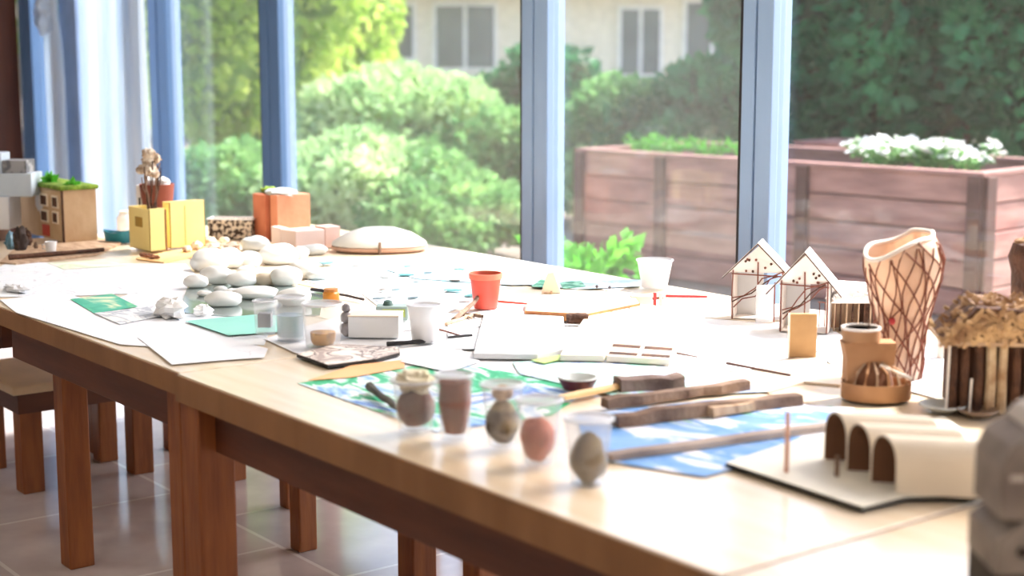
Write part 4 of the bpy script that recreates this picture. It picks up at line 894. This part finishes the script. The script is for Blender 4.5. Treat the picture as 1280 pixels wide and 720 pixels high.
# ---------------------------------------------------------------- vaulted card model on its base
slabpts=[(907,578),(1078,634),(1132,621),(1232,619),(1262,575),(1180,520),(1010,545)]
w=[P(x,y,T+.0105) for x,y in slabpts]; c=sum(w,Vector())/len(w)
t=thing('vaulted_model','cream card model of three arched vaults on a dark edged base, at front right','model building',(c.x,c.y,T+.0045))
q=[(p.x-c.x,p.y-c.y) for p in w]
MB().prism(q,0,.005).build('dark_base',black,t); MB().prism([(x*.995,y*.995) for x,y in q],.005,.0062).build('base_top',mat('cream_board',(232,228,214),.6),t)
vc=mat('vault_card',(232,222,206),.7,(224,212,194),6); inn_shade=mat('vault_inside',(118,80,56),.85,(100,66,44),6)  # kraft inside, darkened to paint in the shade within the vaults
# axis of the vaults runs along ang
va=(P(1222,619,T+.011)-P(1122,613,T+.011)); va.z=0; va.normalize(); vn=Vector((-va.y,va.x,0)); yw=math.atan2(va.y,va.x)
S0=P(1120,617,T+.011); S0-=c
step=P(1030,570,T+.011)-P(1120,613,T+.011); step.z=0; print('vault',va,vn,step)
def arch(w,h,n=12,pt=1.35): # pointed-round arch outline, y across, z up
    pts=[(0,0),(0,h*.45)]
    for k in range(1,n): a=PI*k/n; pts.append((w/2-w/2*math.cos(a),h*.45+h*.55*math.sin(a)**(1/pt) ))
    pts+=[(w,h*.45),(w,0)]; return pts
sdn=step.normalized(); wv_=step.length/3
for k in range(3):
    hk=.074+.002*k; L=.15 if k==0 else .13
    a=arch(wv_,hk); b=[(y*.93+wv_*.035,z*.965) for y,z in a]
    n=len(a); X=lambda x,y,z:(va.x*x+sdn.x*y,va.y*x+sdn.y*y,z); vs=[X(0,y,z) for y,z in a]+[X(L,y,z) for y,z in a]+[X(0,y,z) for y,z in b]+[X(L-.003,y,z) for y,z in b]
    fs=[];mi=[]
    for i in range(n-1):
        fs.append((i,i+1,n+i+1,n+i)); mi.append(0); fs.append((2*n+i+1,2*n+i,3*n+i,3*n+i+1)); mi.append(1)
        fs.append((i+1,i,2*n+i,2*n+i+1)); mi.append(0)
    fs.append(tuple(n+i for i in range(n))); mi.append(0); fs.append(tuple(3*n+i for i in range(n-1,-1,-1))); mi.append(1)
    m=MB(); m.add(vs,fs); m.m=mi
    o=m.build('vault',[vc,inn_shade],t); o.location=(S0.x+sdn.x*wv_*k,S0.y+sdn.y*wv_*k,.0064)
pkm=mat('pink_stick',(226,178,156),.6)
for (x,y),h in [((983,590),.088),((1046,595),.03)]:
    q=P(x,y,T+.011)-c; MB().box(q.x-.0028,q.x+.0028,q.y-.002,q.y+.002,.0062,.0062+h).build('thin_pillar',pkm if h>.05 else drift,t)
# ---------------------------------------------------------------- dark grey tower in the right foreground
q=P(1286,770); t=thing('grey_card_tower','blurred dark grey card tower with round openings in the right foreground','model tower',(q.x,q.y,T+.001),CY)
gc=mat('grey_painted_card',(150,140,132),.8,(116,104,98),10,bump=.2); gl=mat('pale_grey_card',(206,198,190),.7,(186,176,168),8)
MB().box(-.038,.1,0,.1,0,.045).build('dark_foot',mat('blackish_card',(50,40,34),.8),t,bevel=.002)
MB().prism_y([(-.040,.045),(.1,.045),(.1,.105),(-.012,.105),(-.040,.085)],-.004,.1).build('lower_block',gc,t,bevel=.003)
MB().prism_y([(-.036,.105),(.1,.105),(.1,.2),(-.004,.2),(-.028,.185),(-.036,.165)],-.002,.1).build('upper_block',gc,t,bevel=.004)
MB().prism_y([(-.006,.2),(.1,.2),(.1,.226),(.03,.226),(.006,.214)],-.008,.1).build('pale_roof',gl,t,bevel=.004)
for x,z,r_,w in [(.002,.168,.011,1),(.004,.132,.010,1.5),(-.012,.072,.006,1),(.018,.075,.008,1)]:
    m=MB(); m.M=Matrix.Translation((x,-.0045,z))@Matrix.Rotation(PI/2,4,'X')@Matrix.Diagonal((1,w,1,1)); m.lathe([(0,0),(r_,0),(r_,.002),(0,.002)],20); m.build('round_opening',MC['blackish_card'],t)
MB().box(-.028,-.012,-.0035,-.001,.15,.156).build('pale_tab',gl,t)
SKY=.55; SUN=9; SUNANG=.13; SUNDIR=(.07,.55,.85); FILL=9; EXPO=.42
# ---------------------------------------------------------------- light, world, camera
w=bpy.data.worlds.new('World'); bpy.context.scene.world=w; w.use_nodes=True; nt=w.node_tree
sky=nt.nodes.new('ShaderNodeTexSky'); sky.sky_type='NISHITA'; sky.sun_disc=False; sky.sun_elevation=math.radians(42); sky.air_density=1.0; sky.dust_density=2.5; sky.ozone_density=1
bg=nt.nodes['Background']; bg.inputs[1].default_value=SKY
nt.links.new(sky.outputs[0],bg.inputs[0])
SD=Vector(SUNDIR).normalized()
sky.sun_rotation=math.atan2(SD.x,SD.y)
sl=bpy.data.lights.new('sun','SUN'); sl.energy=SUN; sl.angle=SUNANG; sl.color=(1,.97,.93)
so=bpy.data.objects.new('sun',sl); C.objects.link(so); so.rotation_euler=SD.to_track_quat('Z','Y').to_euler(); so.location=SD*20
# unseen warm fill lights under the ceiling that brighten the room
for k,(x,y) in enumerate([(-2.2,-.3),(.6,-.3),(-4.8,0)]):
    al=bpy.data.lights.new('ceiling_lamp_light','AREA'); al.shape='RECTANGLE'; al.size=1.2; al.size_y=.3; al.energy=FILL; al.color=(1,.9,.78)
    ao=bpy.data.objects.new('ceiling_lamp_light',al); C.objects.link(ao); ao.location=(x,y,HC-.06)
cd=bpy.data.cameras.new('camera'); co=bpy.data.objects.new('camera',cd); C.objects.link(co)
co.matrix_world=Matrix.Translation(CAM)@Matrix((Rv,UP,-FW)).transposed().to_4x4()
cd.sensor_width=36; cd.lens=FPX/1280*36; cd.clip_start=.05; cd.clip_end=200
cd.dof.use_dof=True; cd.dof.focus_distance=3.6; cd.dof.aperture_fstop=2.8
sc=bpy.context.scene; sc.camera=co
vs=sc.view_settings; vs.view_transform='Standard'; vs.look='None'; vs.gamma=1; vs.use_curve_mapping=False; vs.exposure=EXPO
